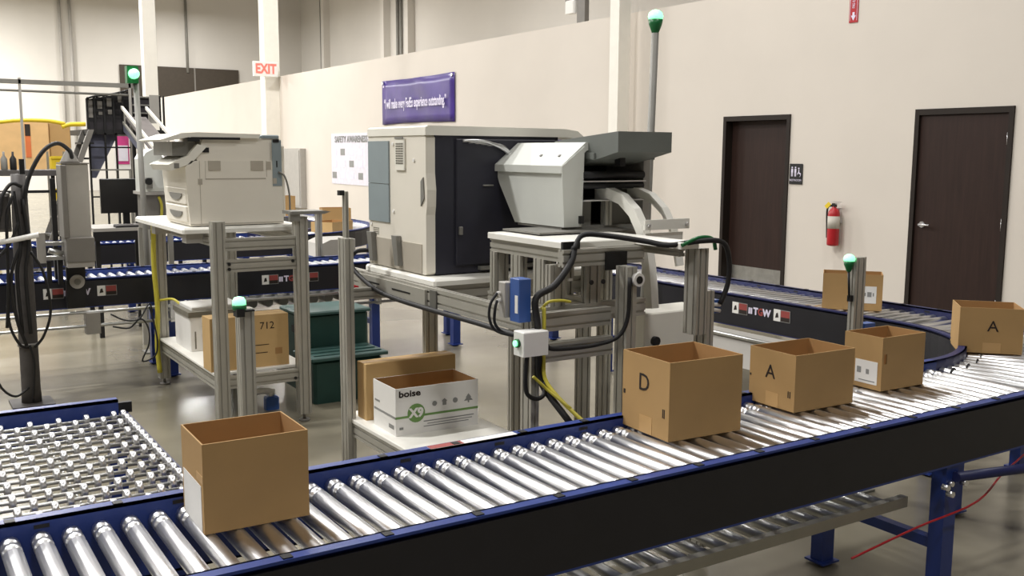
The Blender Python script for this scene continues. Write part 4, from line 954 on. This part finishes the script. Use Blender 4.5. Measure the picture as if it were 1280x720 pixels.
for x in (2.80, 3.11):
    part('side_rail', bar(x-.015, x+.015, 10.6, 13.95, -.02, .02), 'white_board', IC)
    part('lower_rail', bar(x-.012, x+.012, 10.6, 13.9, -.20, -.17), 'alu', IC)
    part('web', bar(x-.004, x+.004, 10.6, 13.9, -.30, -.20), 'slate', IC)
    for y in (10.8, 11.8, 12.8, 13.8): part('rail_post', bar(x-.008, x+.008, y, y+.025, -.2, 0), 'alu', IC)
for y in (11.3, 13.4):
    for x in (2.82, 3.09): part('support_post', MB().box(x-.02, x+.02, y, y+.04, 0, slope(y)-.28), 'black', IC)
# sign behind the lattice
t = thing('display_board', 'white board with magenta poster behind the catwalk posts', 'board', (3.4, 17, 0))
part('board', MB().box(3.26, 3.53, 17, 17.03, 1.40, 2.07), 'paper', t)
part('poster', MB().box(3.30, 3.49, 16.99, 17, 1.50, 2.02), 'magenta', t)
part('lower_print', MB().box(3.32, 3.47, 16.985, 16.99, 1.55, 1.80), 'poster', t)
part('stand', MB().box(3.28, 3.31, 17, 17.03, 0, 1.4).box(3.48, 3.51, 17, 17.03, 0, 1.4), 'grey_part', t)

# overhead grey rail gantry at left
t = thing('overhead_rail', 'grey overhead conduit gantry on a thin post at upper left', 'gantry', (1.6, 14, 0))
part('beam', MB().box(-1, 2.95, 13.97, 14.03, 2.545, 2.60), 'grey_part', t)
part('lower_pipe', MB().cyl((-1, 14, 2.48), (2.9, 14, 2.45), .015, 8), 'grey_part', t)
part('post', MB().box(1.58, 1.61, 13.97, 14.0, 0, 2.62), 'machine_grey', t)
part('post', MB().box(-.9, -.87, 13.97, 14.0, 0, 2.6), 'machine_grey', t)
part('post', MB().box(2.9, 2.93, 13.97, 14.0, 0, 2.6), 'machine_grey', t)

# stacked pallet cartons, yellow guard, bins far left
t = thing('carton', 'large tan carton with dark and orange strip on the far left rack', 'box', (1.9, 18.4, 1.36))
part('body', MB().bbox(1.0, 2.46, 18.1, 19.1, 1.36, 2.20, .01), 'carton_tan', t)
part('label_strip', MB().box(2.10, 2.18, 18.09, 18.1, 1.6, 2.14), 'orange', t)
part('dark_label', MB().box(2.10, 2.18, 18.085, 18.09, 1.95, 2.14), 'ink', t)
t = thing('carton', 'narrow darker tan carton beside the large one on the far left rack', 'box', (2.6, 18.5, 1.36))
part('body', MB().bbox(2.47, 2.80, 18.15, 19.1, 1.36, 2.17, .01), 'cardboard', t)
t = thing('storage_rack', 'grey steel rack holding the tan cartons at the far left', 'rack', (1.9, 18.6, 0))
part('shelf', MB().box(.9, 2.85, 18.05, 19.15, 1.30, 1.36), 'grey_part', t)
for x in (.95, 2.80):
    for y in (18.1, 19.1): part('upright', MB().box(x-.03, x+.03, y-.03, y+.03, 0, 1.30), 'grey_part', t)
t = thing('safety_rail', 'bright yellow overhead guard arm near the tan cartons', 'rail', (2.3, 17, 0))
part('arm', MB().tube([(1.5, 17, 2.12), (1.9, 17, 2.17), (2.3, 17, 2.17), (2.55, 17, 2.13)], .03), 'yellow', t)
part('arm', MB().tube([(2.5, 17, 2.08), (2.62, 17, 2.12), (2.85, 17, 2.13)], .035), 'yellow', t)
part('post', MB().box(1.47, 1.53, 16.97, 17.03, 0, 2.12), 'yellow', t)
for (zz, l) in ((1.44, 'upper'), (.95, 'lower')):
    t = thing('parts_bin', 'bright yellow parts bin in the far left aisle, %s one' % l, 'bin', (2.35, 16.5, zz))
    part('bin', MB().prism([(2.24, zz), (2.40, zz), (2.42, zz+.18), (2.24, zz+.18)], 'y', 16.4, 16.6), 'yellow', t)
    part('lip', MB().box(2.235, 2.425, 16.38, 16.4, zz+.15, zz+.19), 'yellow', t)
t = thing('bin_rack', 'thin grey rack holding the yellow parts bins', 'rack', (2.35, 16.6, 0))
for x in (2.22, 2.45): part('upright', MB().box(x-.015, x+.015, 16.6, 16.63, 0, 1.7), 'grey_part', t)
for z in (.94, 1.43): part('shelf', MB().box(2.22, 2.45, 16.38, 16.63, z-.015, z), 'grey_part', t)
t = thing('packing_table', 'distant work table with dark top at the left edge', 'table', (1.3, 12, 0))
part('tabletop', MB().box(.3, 1.75, 11.9, 12.5, 1.44, 1.50), 'pole_dark', t)
for (x, y) in ((.35, 12), (1.7, 12), (.35, 12.4), (1.7, 12.4)): part('leg', MB().box(x-.02, x+.02, y-.02, y+.02, 0, 1.44), 'black', t)
part('lower_bar', MB().box(.35, 1.7, 12, 12.03, 1.25, 1.28), 'black', t)
for k, x in enumerate((1.05, 1.18, 1.27)):
    solo('bottle', MB().lathe([(.03, 0), (.035, .01), (.035, .12), (.012, .16), (.012, .2)], (x, 12.1, 1.5), (0, 0, 1), 10), ('yellow', 'grey_part', 'black')[k], ('yellow bottle on the distant work table', 'grey bottle on the distant work table', 'black bottle on the distant work table')[k], 'bottle')
